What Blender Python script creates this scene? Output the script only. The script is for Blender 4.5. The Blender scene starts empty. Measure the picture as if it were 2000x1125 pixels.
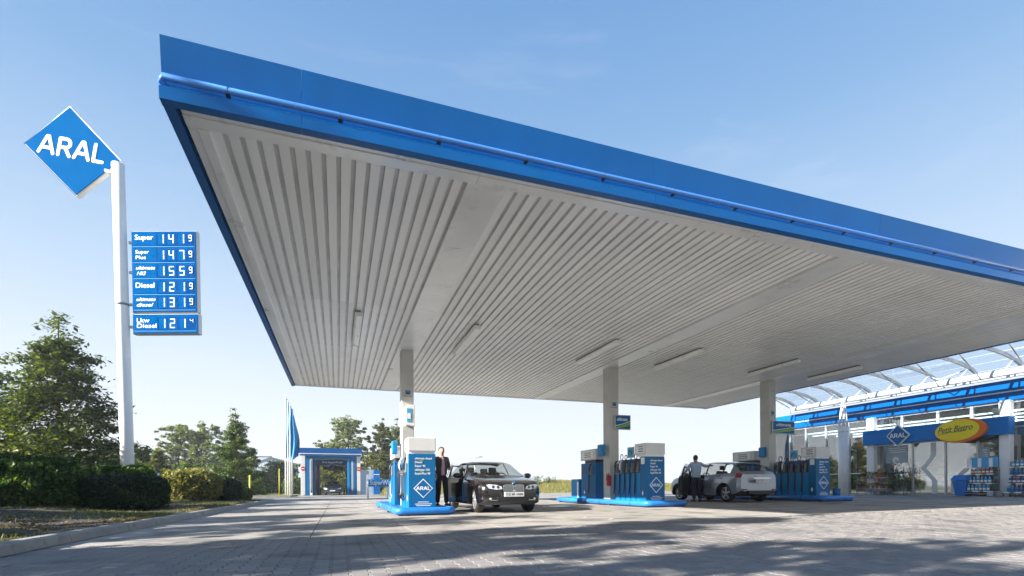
import bpy, bmesh, math, random
import numpy as np
from mathutils import Vector, Matrix
R = math.radians
sc = bpy.context.scene
COL = sc.collection
random.seed(5)

# ------------------------------------------------------------------ camera, sky, sun, exposure
EYE = 0.75
cd = bpy.data.cameras.new('camera'); cam = bpy.data.objects.new('camera', cd); COL.objects.link(cam); sc.camera = cam
cd.sensor_width = 36.0; cd.lens = 974.0 / 2000.0 * 36.0
cd.shift_y = (952 - 562.5) / 2000.0
cd.clip_start = 0.05; cd.clip_end = 3000
cam.location = (0, 0, EYE)
_th = math.atan(339 / 974.0)
cam.matrix_world = Matrix.Translation((0, 0, EYE)) @ Matrix.Rotation(-_th, 4, 'Z') @ Matrix.Rotation(R(90), 4, 'X') @ Matrix.Rotation(R(-0.33), 4, 'Z')

SUN_AZ = 81.0      # direction the light travels, degrees from +Y towards +X
SUN_EL = 23.0
w = bpy.data.worlds.new('World'); sc.world = w; w.use_nodes = True
nt = w.node_tree; nt.nodes.clear()
wo = nt.nodes.new('ShaderNodeOutputWorld'); bg = nt.nodes.new('ShaderNodeBackground')
sky = nt.nodes.new('ShaderNodeTexSky'); sky.sky_type = 'NISHITA'; sky.sun_disc = False
sky.sun_elevation = R(SUN_EL); sky.sun_rotation = R(180 + SUN_AZ)
sky.air_density = 1.0; sky.dust_density = 1.2; sky.ozone_density = 1.4; sky.altitude = 0
bg.inputs['Strength'].default_value = 0.056
# pale summer haze thickening evenly towards the horizon all round
wtc = nt.nodes.new('ShaderNodeTexCoord'); wsx = nt.nodes.new('ShaderNodeSeparateXYZ'); nt.links.new(wtc.outputs['Generated'], wsx.inputs[0])
hz = nt.nodes.new('ShaderNodeValToRGB'); hz.color_ramp.interpolation = 'LINEAR'
for p_, v_ in ((0.0, .97), (0.3, .96), (0.6, .92), (1.0, .85)):
    e_ = hz.color_ramp.elements[0] if p_ == 0 else (hz.color_ramp.elements[-1] if p_ == 1.0 else hz.color_ramp.elements.new(p_))
    e_.position = p_; e_.color = (v_, v_, v_, 1)
wab = nt.nodes.new('ShaderNodeMath'); wab.operation = 'ABSOLUTE'; nt.links.new(wsx.outputs['Z'], wab.inputs[0]); nt.links.new(wab.outputs[0], hz.inputs[0])
# faint cirrus streaks
cmp_ = nt.nodes.new('ShaderNodeMapping'); cmp_.inputs['Scale'].default_value = (1.2, 2.6, 9.0); cmp_.inputs['Rotation'].default_value = (0.1, 0.15, 0.6)
cn = nt.nodes.new('ShaderNodeTexNoise'); cn.inputs['Scale'].default_value = 1.6; cn.inputs['Detail'].default_value = 7; cn.inputs['Roughness'].default_value = .6
nt.links.new(wtc.outputs['Generated'], cmp_.inputs[0]); nt.links.new(cmp_.outputs[0], cn.inputs['Vector'])
cr_ = nt.nodes.new('ShaderNodeMapRange'); cr_.inputs['From Min'].default_value = .52; cr_.inputs['From Max'].default_value = .80; cr_.inputs['To Max'].default_value = .0
nt.links.new(cn.outputs['Fac'], cr_.inputs['Value'])
mxf = nt.nodes.new('ShaderNodeMath'); mxf.operation = 'ADD'; mxf.use_clamp = True; nt.links.new(hz.outputs[0], mxf.inputs[0]); nt.links.new(cr_.outputs[0], mxf.inputs[1])
wmx = nt.nodes.new('ShaderNodeMix'); wmx.data_type = 'RGBA'; nt.links.new(mxf.outputs[0], wmx.inputs['Factor'])
nt.links.new(sky.outputs[0], wmx.inputs[6])
hc_ = nt.nodes.new('ShaderNodeValToRGB'); nt.links.new(wab.outputs[0], hc_.inputs[0])
for p_, v_ in ((0.0, (.89, .935, .985)), (0.1, (.85, .91, .98)), (0.2, (.74, .84, .96)), (0.32, (.57, .72, .91)), (0.45, (.40, .585, .84)), (0.57, (.26, .46, .76)), (0.69, (.185, .375, .70)), (1.0, (.11, .27, .58))):
    e_ = hc_.color_ramp.elements[0] if p_ == 0 else (hc_.color_ramp.elements[-1] if p_ == 1.0 else hc_.color_ramp.elements.new(p_))
    e_.position = p_; e_.color = (*v_, 1)
hs_ = nt.nodes.new('ShaderNodeVectorMath'); hs_.operation = 'SCALE'; hs_.inputs['Scale'].default_value = 4.95
nt.links.new(hc_.outputs[0], hs_.inputs[0]); nt.links.new(hs_.outputs[0], wmx.inputs[7])
ci = nt.nodes.new('ShaderNodeMapRange'); ci.inputs['From Min'].default_value = .56; ci.inputs['From Max'].default_value = .85; ci.inputs['To Max'].default_value = .22; nt.links.new(cn.outputs['Fac'], ci.inputs['Value'])
wm2 = nt.nodes.new('ShaderNodeMix'); wm2.data_type = 'RGBA'; nt.links.new(ci.outputs[0], wm2.inputs['Factor']); nt.links.new(wmx.outputs[2], wm2.inputs[6]); wm2.inputs[7].default_value = (4.5, 4.65, 4.9, 1)
nt.links.new(wm2.outputs[2], bg.inputs[0]); nt.links.new(bg.outputs[0], wo.inputs[0])
sl = bpy.data.lights.new('sun', 'SUN'); sl.energy = 4.8; sl.angle = R(0.55); sl.color = (1.0, 0.935, 0.85)
so = bpy.data.objects.new('sun', sl); COL.objects.link(so)
_d = Vector((math.sin(R(SUN_AZ)) * math.cos(R(SUN_EL)), math.cos(R(SUN_AZ)) * math.cos(R(SUN_EL)), -math.sin(R(SUN_EL))))
so.rotation_euler = _d.to_track_quat('-Z', 'Y').to_euler(); so.location = (-30, -5, 30)
sc.view_settings.view_transform = 'Standard'; sc.view_settings.look = 'None'
sc.view_settings.exposure = 1.98; sc.view_settings.gamma = 1.0
try: sc.view_settings.use_curve_mapping = False
except Exception: pass
sc.render.engine = 'CYCLES'
sc.cycles.max_bounces = 8; sc.cycles.transparent_max_bounces = 24

# ------------------------------------------------------------------ materials
def new_mat(name):
    m = bpy.data.materials.new(name); m.use_nodes = True
    return m, m.node_tree, m.node_tree.nodes['Principled BSDF']

def pmat(name, col, rough=0.6, var=0.12, scale=4.0, bump=0.0, bscale=60.0, metal=0.0, coat=0.0, spec=0.5, stretch=(1, 1, 1), dirt=None, orand=0.0, wave=0.0, wscale=1.2):
    """procedural paint / stone: base colour broken by two noises, fine bump, roughness variation"""
    m, t, b = new_mat(name)
    N = t.nodes; L = t.links
    tc = N.new('ShaderNodeTexCoord'); mp = N.new('ShaderNodeMapping'); mp.inputs['Scale'].default_value = stretch
    L.new(tc.outputs['Object'], mp.inputs[0])
    n1 = N.new('ShaderNodeTexNoise'); n1.inputs['Scale'].default_value = scale; n1.inputs['Detail'].default_value = 6
    L.new(mp.outputs[0], n1.inputs['Vector'])
    mr = N.new('ShaderNodeMapRange'); mr.inputs['From Min'].default_value = 0.25; mr.inputs['From Max'].default_value = 0.75
    mr.inputs['To Min'].default_value = 1 - var; mr.inputs['To Max'].default_value = 1 + var
    L.new(n1.outputs['Fac'], mr.inputs['Value'])
    mx = N.new('ShaderNodeVectorMath'); mx.operation = 'SCALE'; mx.inputs[0].default_value = col[:3]
    L.new(mr.outputs[0], mx.inputs['Scale'])
    out = mx.outputs[0]
    if dirt:
        n3 = N.new('ShaderNodeTexNoise'); n3.inputs['Scale'].default_value = dirt[1]; n3.inputs['Detail'].default_value = 8
        L.new(mp.outputs[0], n3.inputs['Vector'])
        r3 = N.new('ShaderNodeMapRange'); r3.inputs['From Min'].default_value = dirt[2]; r3.inputs['From Max'].default_value = dirt[2] + 0.15
        r3.inputs['To Max'].default_value = dirt[3]
        L.new(n3.outputs['Fac'], r3.inputs['Value'])
        mm = N.new('ShaderNodeMix'); mm.data_type = 'RGBA'; L.new(r3.outputs[0], mm.inputs['Factor'])
        L.new(out, mm.inputs[6]); mm.inputs[7].default_value = (*dirt[0], 1); out = mm.outputs[2]
    if orand:
        oi = N.new('ShaderNodeObjectInfo'); orr = N.new('ShaderNodeMapRange'); orr.inputs['To Min'].default_value = 1 - orand; orr.inputs['To Max'].default_value = 1 + orand * .6
        L.new(oi.outputs['Random'], orr.inputs['Value']); os_ = N.new('ShaderNodeVectorMath'); os_.operation = 'SCALE'; L.new(out, os_.inputs[0]); L.new(orr.outputs[0], os_.inputs['Scale']); out = os_.outputs[0]
    if wave:
        nw = N.new('ShaderNodeTexNoise'); nw.inputs['Scale'].default_value = wscale; nw.inputs['Detail'].default_value = 1; L.new(mp.outputs[0], nw.inputs['Vector'])
        bw = N.new('ShaderNodeBump'); bw.inputs['Strength'].default_value = wave; bw.inputs['Distance'].default_value = .1; L.new(nw.outputs['Fac'], bw.inputs['Height']); L.new(bw.outputs[0], b.inputs['Normal'])
    L.new(out, b.inputs['Base Color'])
    rr = N.new('ShaderNodeMapRange'); rr.inputs['To Min'].default_value = max(0.02, rough - 0.08); rr.inputs['To Max'].default_value = min(1, rough + 0.08)
    L.new(n1.outputs['Fac'], rr.inputs['Value']); L.new(rr.outputs[0], b.inputs['Roughness'])
    b.inputs['Metallic'].default_value = metal; b.inputs['Coat Weight'].default_value = coat
    b.inputs['Specular IOR Level'].default_value = spec
    if bump:
        n2 = N.new('ShaderNodeTexNoise'); n2.inputs['Scale'].default_value = bscale; n2.inputs['Detail'].default_value = 4
        L.new(mp.outputs[0], n2.inputs['Vector'])
        bp = N.new('ShaderNodeBump'); bp.inputs['Strength'].default_value = bump; bp.inputs['Distance'].default_value = 0.02
        L.new(n2.outputs['Fac'], bp.inputs['Height']); L.new(bp.outputs[0], b.inputs['Normal'])
    return m

def leaf_mat(name, c1, c2, trans=0.35):
    m, t, b = new_mat(name); N = t.nodes; L = t.links
    g = N.new('ShaderNodeNewGeometry'); cr = N.new('ShaderNodeValToRGB')
    cr.color_ramp.elements[0].color = (*c1, 1); cr.color_ramp.elements[1].color = (*c2, 1)
    e = cr.color_ramp.elements.new(0.6); e.color = (*[(a * 0.7 + d * 0.3) for a, d in zip(c1, c2)], 1)
    L.new(g.outputs['Random Per Island'], cr.inputs[0]); L.new(cr.outputs[0], b.inputs['Base Color'])
    b.inputs['Roughness'].default_value = 0.5; b.inputs['Specular IOR Level'].default_value = 0.35
    tr = N.new('ShaderNodeBsdfTranslucent'); mx = N.new('ShaderNodeMixShader'); mx.inputs[0].default_value = trans
    sc_ = N.new('ShaderNodeVectorMath'); sc_.operation = 'MULTIPLY'; sc_.inputs[1].default_value = (1.5, 1.5, 0.6)
    L.new(cr.outputs[0], sc_.inputs[0]); L.new(sc_.outputs[0], tr.inputs[0])
    o = N['Material Output']; L.new(b.outputs[0], mx.inputs[1]); L.new(tr.outputs[0], mx.inputs[2]); L.new(mx.outputs[0], o.inputs[0])
    return m

def glass_mat(name, tint, refl=0.35, rough=0.02, blend=0.35, top=0.95):
    """thin pane: tinted see-through plus mirror reflection by view angle"""
    m = bpy.data.materials.new(name); m.use_nodes = True; t = m.node_tree; N = t.nodes; L = t.links; N.clear()
    o = N.new('ShaderNodeOutputMaterial'); tr = N.new('ShaderNodeBsdfTransparent'); gl = N.new('ShaderNodeBsdfGlossy')
    tr.inputs[0].default_value = (*tint, 1); gl.inputs['Roughness'].default_value = rough
    lw = N.new('ShaderNodeLayerWeight'); lw.inputs[0].default_value = blend
    mr = N.new('ShaderNodeMapRange'); mr.inputs['To Min'].default_value = refl; mr.inputs['To Max'].default_value = top
    L.new(lw.outputs['Fresnel'], mr.inputs[0])
    mx = N.new('ShaderNodeMixShader'); L.new(mr.outputs[0], mx.inputs[0]); L.new(tr.outputs[0], mx.inputs[1]); L.new(gl.outputs[0], mx.inputs[2])
    L.new(mx.outputs[0], o.inputs[0])
    return m

M = {}
M['blue'] = pmat('sign_blue_paint', (0.0005, 0.112, 0.37), 0.34, 0.05, 0.9, spec=0.28, orand=.05, wave=.10, wscale=1.6, stretch=(1, 1, .35), dirt=((0.01, 0.095, 0.28), 3.0, .60, .2))
M['blue_mid'] = pmat('pump_blue_paint', (0.002, 0.125, 0.31), 0.42, 0.06, 3.0, spec=0.25)
M['sign_blue'] = pmat('matt_sign_blue', (0.0, 0.080, 0.26), 0.85, 0.06, 1.3, spec=0.0)
M['sign_digit_blue'] = pmat('matt_sign_dark_blue', (0.002, 0.05, 0.2), 0.8, 0.06, 1.3, spec=0.0)
M['blue_light'] = pmat('light_blue_plastic', (0.008, 0.22, 0.50), 0.45, 0.06, 3.0, spec=0.3)
M['blue_dark'] = pmat('dark_blue_paint', (0.002, 0.045, 0.17), 0.4, 0.08, 3.0)
M['blue_bump'] = pmat('bumper_blue_paint', (0.012, 0.17, 0.55), 0.35, 0.1, 6.0, dirt=((0.05, 0.09, 0.14), 9, 0.56, 0.6))
M['tube_blue'] = pmat('fascia_pipe_blue', (0.07, 0.24, 0.66), 0.25, 0.04, 3.0)
M['band_blue'] = pmat('entrance_band_blue', (0.003, 0.18, 0.52), 0.45, 0.06, 2.0, spec=.25)
M['cyan'] = pmat('cyan_print', (0.05, 0.36, 0.62), 0.45, 0.05)
M['white'] = pmat('white_paint', (0.78, 0.78, 0.77), 0.42, 0.05, 2.0, dirt=((0.45, 0.44, 0.40), 5, 0.62, 0.35))
M['white_print'] = pmat('white_print', (0.82, 0.83, 0.84), 0.5, 0.02)
M['pump_white'] = pmat('pump_head_white', (0.62, 0.62, 0.60), 0.4, 0.05, 3.0)
M['grey_col'] = pmat('column_grey_paint', (0.52, 0.51, 0.48), 0.45, 0.07, 2.0, dirt=((0.33, 0.31, 0.28), 3, 0.6, 0.4))
M['soffit'] = pmat('soffit_sheet_metal', (0.90, 0.90, 0.89), 0.33, 0.07, 0.8, 0.0, metal=0.0, orand=.08, wave=.12, wscale=.9, stretch=(1, .25, 1), dirt=((0.42, 0.40, 0.35), 2.6, 0.62, 0.22))
M['groove'] = pmat('soffit_groove_shade', (0.68, 0.68, 0.67), 0.6, 0.15, 2.0)  # same sheet metal, shade of the recesses put into a darker colour
M['trim'] = pmat('soffit_trim_metal', (0.84, 0.85, 0.85), 0.3, 0.10, 0.9, metal=0.2, stretch=(1, 1, 1), dirt=((0.45, 0.43, 0.39), 3.5, 0.60, 0.35))
M['steel'] = pmat('brushed_steel', (0.42, 0.43, 0.44), 0.35, 0.1, 8, metal=0.8)
M['alu'] = pmat('window_aluminium', (0.50, 0.51, 0.52), 0.35, 0.05, 4, metal=0.4)
M['black'] = pmat('black_rubber', (0.012, 0.012, 0.013), 0.5, 0.2, 10)
M['dark'] = pmat('dark_grey_plastic', (0.035, 0.037, 0.042), 0.5, 0.2, 10)
M['midgrey'] = pmat('mid_grey_plastic', (0.19, 0.20, 0.21), 0.5, 0.1, 10)
M['red'] = pmat('red_paint', (0.45, 0.012, 0.015), 0.4, 0.08, 5)
M['yellow'] = pmat('sign_yellow', (0.92, 0.70, 0.01), 0.45, 0.04, 5)
M['orange'] = pmat('sign_orange', (0.80, 0.17, 0.01), 0.45, 0.04, 5)
M['navy'] = pmat('navy_print', (0.015, 0.02, 0.06), 0.5, 0.04, 5)
M['green'] = pmat('green_print', (0.22, 0.42, 0.05), 0.5, 0.04, 5)
M['lamp'] = pmat('lamp_diffuser', (0.90, 0.91, 0.88), 0.3, 0.05, 4)
def lit_mat(name, col, st):
    m, t, b = new_mat(name); b.inputs['Base Color'].default_value = (*col, 1); b.inputs['Emission Color'].default_value = (*col, 1); b.inputs['Emission Strength'].default_value = st; return m
M['lit_tube'] = lit_mat('lit_fluorescent_tube', (0.95, 0.97, 1.0), 1.6)
M['kerb'] = pmat('kerb_concrete', (0.27, 0.265, 0.25), 0.9, 0.18, 3.0, 0.5, 90, dirt=((0.12, 0.12, 0.10), 6, 0.55, 0.5))
M['paver'] = pmat('paver_concrete', (0.235, 0.22, 0.21), 0.82, 0.16, 1.6, 0.5, 160, dirt=((0.10, 0.10, 0.10), 1.1, 0.52, 0.6), orand=.16)
M['slab'] = pmat('slab_concrete', (0.30, 0.28, 0.255), 0.82, 0.16, 0.7, 0.4, 150, dirt=((0.085, 0.080, 0.075), 1.3, 0.50, 0.62), orand=.13)
M['joint'] = pmat('joint_sand', (0.055, 0.052, 0.048), 0.95, 0.2, 6, 0.4, 200)
M['asphalt'] = pmat('road_asphalt', (0.24, 0.225, 0.20), 0.85, 0.15, 0.35, 0.3, 120, dirt=((0.10, 0.10, 0.10), 0.6, 0.52, 0.5))
M['grass_base'] = pmat('grass_ground', (0.10, 0.12, 0.035), 0.95, 0.35, 1.2, 0.6, 30)
M['soil'] = pmat('bark_mulch_soil', (0.040, 0.032, 0.020), 0.95, 0.4, 9, 0.9, 45)
M['bark'] = pmat('tree_bark', (0.085, 0.066, 0.05), 0.95, 0.3, 12, 0.8, 40)
M['tile_white'] = pmat('wall_panel_white', (0.62, 0.63, 0.63), 0.5, 0.04, 2)
M['panel_grey'] = pmat('annexe_panel_grey', (0.36, 0.42, 0.47), 0.5, 0.05, 2)
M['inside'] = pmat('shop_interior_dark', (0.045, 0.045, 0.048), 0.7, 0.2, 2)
M['inside_floor'] = pmat('shop_floor_tiles', (0.22, 0.22, 0.21), 0.4, 0.1, 2)
M['skin'] = pmat('skin', (0.45, 0.24, 0.16), 0.55, 0.06, 12)
M['jacket'] = pmat('brown_jacket_cloth', (0.060, 0.050, 0.045), 0.85, 0.15, 20)
M['pink'] = pmat('pink_shirt_cloth', (0.62, 0.36, 0.48), 0.8, 0.05, 20)
M['navy_cloth'] = pmat('navy_trouser_cloth', (0.010, 0.012, 0.024), 0.85, 0.15, 20)
M['shirt'] = pmat('pale_blue_shirt_cloth', (0.36, 0.46, 0.62), 0.8, 0.06, 10)
M['hair'] = pmat('greying_hair', (0.045, 0.035, 0.028), 0.7, 0.3, 40)
M['terracotta'] = pmat('terracotta_glaze', (0.42, 0.12, 0.04), 0.6, 0.1, 4)
M['glass'] = glass_mat('shop_glass', (0.58, 0.64, 0.64), 0.22)
M['glass_roof'] = glass_mat('roof_glazing', (0.68, 0.79, 0.90), 0.02, blend=0.12, top=0.16)
M['car_glass'] = glass_mat('car_window_glass', (0.93, 0.96, 0.95), 0.05, blend=0.16, top=0.5)
M['lens'] = glass_mat('headlight_lens', (0.9, 0.9, 0.9), 0.25)
M['arch_grey'] = pmat('arch_grey_paint', (0.42, 0.41, 0.40), 0.45, 0.05, 4)
M['frost'] = pmat('frosted_film', (0.70, 0.73, 0.71), 0.6, 0.04, 4)

# ------------------------------------------------------------------ helpers
def G(x): return 0.008 * max(-12.0, min(34.0, x))

def tag(o, label=None, cat=None, group=None, kind=None):
    if label: o['label'] = label
    if cat: o['category'] = cat
    if group: o['group'] = group
    if kind: o['kind'] = kind
    return o

def thing(name, loc, label=None, cat=None, group=None, rz=0.0, kind=None, scale=1.0):
    o = bpy.data.objects.new(name, None); COL.objects.link(o); o.empty_display_size = 0.2
    o.location = loc; o.rotation_euler = (0, 0, rz); o.scale = (scale,) * 3
    return tag(o, label, cat, group, kind)

def link(name, me, parent=None):
    o = bpy.data.objects.new(name, me); COL.objects.link(o)
    if parent is not None: o.parent = parent
    return o

def copy_tree(o, parent=None):
    c = o.copy(); COL.objects.link(c)
    if parent is not None: c.parent = parent
    for ch in list(o.children): copy_tree(ch, c)
    return c

def origin_of(p):
    v = Vector((0, 0, 0))
    while p is not None: v += Vector(p.location); p = p.parent
    return v

class MB:
    """collects faces of several materials into one mesh"""
    def __init__(s): s.v = []; s.f = []; s.m = []; s.sm = []
    def add(s, vs, fs, mi=0, smooth=False):
        o = len(s.v); s.v += [tuple(a) for a in vs]
        for f in fs: s.f.append(tuple(i + o for i in f)); s.m.append(mi); s.sm.append(smooth)
        return s
    def box(s, x0, x1, y0, y1, z0, z1, mi=0):
        vs = [(x, y, z) for z in (z0, z1) for y in (y0, y1) for x in (x0, x1)]
        return s.add(vs, [(0, 2, 3, 1), (4, 5, 7, 6), (0, 1, 5, 4), (2, 6, 7, 3), (0, 4, 6, 2), (1, 3, 7, 5)], mi)
    def obox(s, mat, sx, sy, sz, mi=0):
        vs = [mat @ Vector((x * sx / 2, y * sy / 2, z * sz / 2)) for z in (-1, 1) for y in (-1, 1) for x in (-1, 1)]
        return s.add(vs, [(0, 2, 3, 1), (4, 5, 7, 6), (0, 1, 5, 4), (2, 6, 7, 3), (0, 4, 6, 2), (1, 3, 7, 5)], mi)
    def tube(s, pts, r, n=8, mi=0, cap=True, smooth=True):
        pts = [Vector(p) for p in pts]; rs = r if isinstance(r, (list, tuple)) else [r] * len(pts)
        o = len(s.v); up = None
        for i, p in enumerate(pts):
            d = (pts[min(i + 1, len(pts) - 1)] - pts[max(i - 1, 0)])
            if d.length < 1e-9: d = Vector((0, 0, 1))
            d.normalize()
            if up is None: up = Vector((0, 0, 1)) if abs(d.z) < 0.9 else Vector((1, 0, 0))
            a = d.cross(up)
            if a.length < 1e-4: a = d.cross(Vector((0, 1, 0)))
            a.normalize(); b = a.cross(d).normalized(); up = b
            for k in range(n):
                t = 2 * math.pi * k / n; s.v.append(tuple(p + (a * math.cos(t) + b * math.sin(t)) * rs[i]))
        for i in range(len(pts) - 1):
            for k in range(n):
                k2 = (k + 1) % n
                s.f.append((o + i * n + k, o + i * n + k2, o + (i + 1) * n + k2, o + (i + 1) * n + k)); s.m.append(mi); s.sm.append(smooth)
        if cap:
            s.f.append(tuple(o + k for k in reversed(range(n)))); s.m.append(mi); s.sm.append(False)
            e = o + (len(pts) - 1) * n; s.f.append(tuple(e + k for k in range(n))); s.m.append(mi); s.sm.append(False)
        return s
    def prism(s, poly, axis, a0, a1, mi=0):
        """poly: 2D points; axis x: (y,z), y: (x,z), z: (x,y)"""
        def P(p, a):
            return {'x': (a, p[0], p[1]), 'y': (p[0], a, p[1]), 'z': (p[0], p[1], a)}[axis]
        n = len(poly); vs = [P(p, a0) for p in poly] + [P(p, a1) for p in poly]
        fs = [tuple(range(n))[::-1], tuple(range(n, 2 * n))] + [(i, (i + 1) % n, n + (i + 1) % n, n + i) for i in range(n)]
        return s.add(vs, fs, mi)
    def ball(s, c, rx, ry, rz, n=10, m=7, mi=0):
        o = len(s.v); c = Vector(c)
        for i in range(m + 1):
            a = math.pi * i / m
            for k in range(n):
                t = 2 * math.pi * k / n
                s.v.append((c.x + rx * math.sin(a) * math.cos(t), c.y + ry * math.sin(a) * math.sin(t), c.z + rz * math.cos(a)))
        for i in range(m):
            for k in range(n):
                k2 = (k + 1) % n; s.f.append((o + i * n + k, o + (i + 1) * n + k, o + (i + 1) * n + k2, o + i * n + k2)); s.m.append(mi); s.sm.append(True)
        return s
    def mesh(s, name, mats, off=None):
        me = bpy.data.meshes.new(name); vs = s.v
        if off is not None: vs = [(a - off.x, b - off.y, c - off.z) for a, b, c in vs]
        me.from_pydata(vs, [], s.f)
        for m in (mats if isinstance(mats, (list, tuple)) else [mats]): me.materials.append(M[m] if isinstance(m, str) else m)
        me.polygons.foreach_set('material_index', s.m); me.polygons.foreach_set('use_smooth', s.sm)
        bm = bmesh.new(); bm.from_mesh(me); bmesh.ops.recalc_face_normals(bm, faces=bm.faces); bm.to_mesh(me); bm.free()
        me.update(); return me
    def build(s, name, mats, parent=None, world=True, bevel=0.0, seg=2):
        off = origin_of(parent) if (parent is not None and world) else None
        o = link(name, s.mesh(name, mats, off), parent)
        if bevel:
            b = o.modifiers.new('bevel', 'BEVEL'); b.width = bevel; b.segments = seg; b.limit_method = 'ANGLE'; b.angle_limit = R(40)
        return o

def text_mb(mb, s, mat, size, mi=0, depth=0.004, bold=0.0, width=None, align='CENTER', shear=0.0, res=3):
    """lettering: text curve turned into mesh, x right / y up in its own plane, placed by mat"""
    cu = bpy.data.curves.new('t', 'FONT'); cu.body = s; cu.size = size; cu.align_x = align; cu.align_y = 'CENTER'
    cu.extrude = depth; cu.offset = bold; cu.shear = shear; cu.resolution_u = res
    ob = bpy.data.objects.new('t', cu); COL.objects.link(ob)
    dg = bpy.context.evaluated_depsgraph_get(); me = bpy.data.meshes.new_from_object(ob.evaluated_get(dg))
    vs = [v.co.copy() for v in me.vertices]; fs = [tuple(p.vertices) for p in me.polygons]
    if vs:
        xs = [v.x for v in vs]; wd = max(xs) - min(xs)
        k = (width / wd) if (width and wd > 0) else 1.0
        mb.add([mat @ Vector((v.x * k, v.y, v.z)) for v in vs], fs, mi)
    bpy.data.objects.remove(ob); bpy.data.curves.remove(cu); bpy.data.meshes.remove(me)
    return mb

STROKES = {'A': ([[(0, 0), (.37, 1), (.47, 1), (.84, 0)], [(.17, .30), (.67, .30)]], .84), 'L': ([[(0, 1), (0, 0), (.52, 0)]], .52),
           'R': ([[(0, 0), (0, 1), (.38, 1), (.52, .95), (.60, .85), (.62, .74), (.60, .62), (.52, .53), (.38, .48), (.02, .48)], [(.36, .48), (.66, 0)]], .64)}
def stroke_mb(mb, s, mat, h, width=None, r=.105, gap=.30, mi=0):
    """rounded bold lettering from capsule strokes flattened into the sign plane"""
    tot = sum(STROKES[c][1] for c in s) + gap * (len(s) - 1); k = (width / (tot + 2 * r)) if width else h; x = -tot / 2
    tm = MB()
    for c in s:
        for ln in STROKES[c][0]:
            P_ = [(x + a, b - .5) for a, b in ln]
            for (a0, b0_), (a1, b1) in zip(P_[:-1], P_[1:]): tm.tube([(a0, b0_, 0), (a1, b1, 0)], r, 10, 0, False)
            for a0, b0_ in P_: tm.ball((a0, b0_, 0), r, r, r * 1.01, 12, 8)
        x += STROKES[c][1] + gap
    mb.add([mat @ Vector((v[0] * k, v[1] * h, v[2] * h * .12)) for v in tm.v], tm.f, mi, True)
    return mb
def frame_mat(o, xdir, ydir):
    """matrix whose local x,y axes are xdir,ydir at o"""
    x = Vector(xdir).normalized(); y = Vector(ydir); y = (y - x * y.dot(x)).normalized(); z = x.cross(y)
    m = Matrix.Identity(4)
    for i in range(3): m[i][0] = x[i]; m[i][1] = y[i]; m[i][2] = z[i]; m[i][3] = o[i]
    return m
FRONT = lambda x, y, z: frame_mat((x, y, z), (1, 0, 0), (0, 0, 1))      # faces -Y
LEFT = lambda x, y, z: frame_mat((x, y, z), (0, -1, 0), (0, 0, 1))      # faces -X

def np_mesh(name, co, quads, mat):
    me = bpy.data.meshes.new(name); n = len(co); q = len(quads)
    me.vertices.add(n); me.vertices.foreach_set('co', np.asarray(co, dtype=np.float32).ravel())
    k = quads.shape[1]
    me.loops.add(q * k); me.loops.foreach_set('vertex_index', np.asarray(quads, dtype=np.int32).ravel())
    me.polygons.add(q); me.polygons.foreach_set('loop_start', np.arange(0, q * k, k, dtype=np.int32))
    me.polygons.foreach_set('loop_total', np.full(q, k, dtype=np.int32))
    me.materials.append(M[mat] if isinstance(mat, str) else mat); me.update(calc_edges=True); return me

def leaves(pts, size, rng, flat=0.5, jit=0.35, aspect=0.62):
    """leaf-sized rhombi at pts (n,3); returns coords and quads"""
    n = len(pts)
    nz = rng.normal(size=(n, 3)); nz[:, 2] = np.abs(nz[:, 2]) + flat; nz /= np.linalg.norm(nz, axis=1)[:, None]
    a = rng.normal(size=(n, 3)); a -= nz * (a * nz).sum(1)[:, None]; a /= np.linalg.norm(a, axis=1)[:, None]
    b = np.cross(nz, a); s = size * (1 + jit * rng.normal(size=n)).clip(0.4, 1.9)
    a = a * s[:, None]; b = b * s[:, None] * aspect
    co = np.stack([pts - a, pts + b * 0.8 - a * .1, pts + a, pts - b * 0.8 - a * .1], 1).reshape(-1, 3)
    return co, np.arange(4 * n).reshape(-1, 4)
# ------------------------------------------------------------------ ground, forecourt, pavers, kerb
def sheet(name, xs, ys, z, mat, parent=None):
    mb = MB(); nx = len(xs)
    vs = [(x, y, z + G(x)) for y in ys for x in xs]
    fs = [(j * nx + i, j * nx + i + 1, (j + 1) * nx + i + 1, (j + 1) * nx + i) for j in range(len(ys) - 1) for i in range(nx - 1)]
    mb.add(vs, fs); return mb.build(name, mat, parent)

GX = [-1200, -300, -60, -12, 0, 34, 80, 400, 1200]
tag(sheet('ground', GX, [-400, -20, 40, 120, 500, 2400], -0.06, 'grass_base'), kind='structure')
fc = tag(sheet('forecourt', [-3.72, 0, 10, 20, 34, 46], [-8, 0, 8.4], -0.016, 'joint'), kind='structure')
tag(sheet('road', [-70, -12, -4.5, 0, 10, 20, 34, 60], [33.2, 52.5], -0.012, 'asphalt'), kind='structure')
tag(sheet('wash_driveway', [-4.4, 0, 8.5], [52.5, 75], -0.010, 'asphalt'), kind='structure')

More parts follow.
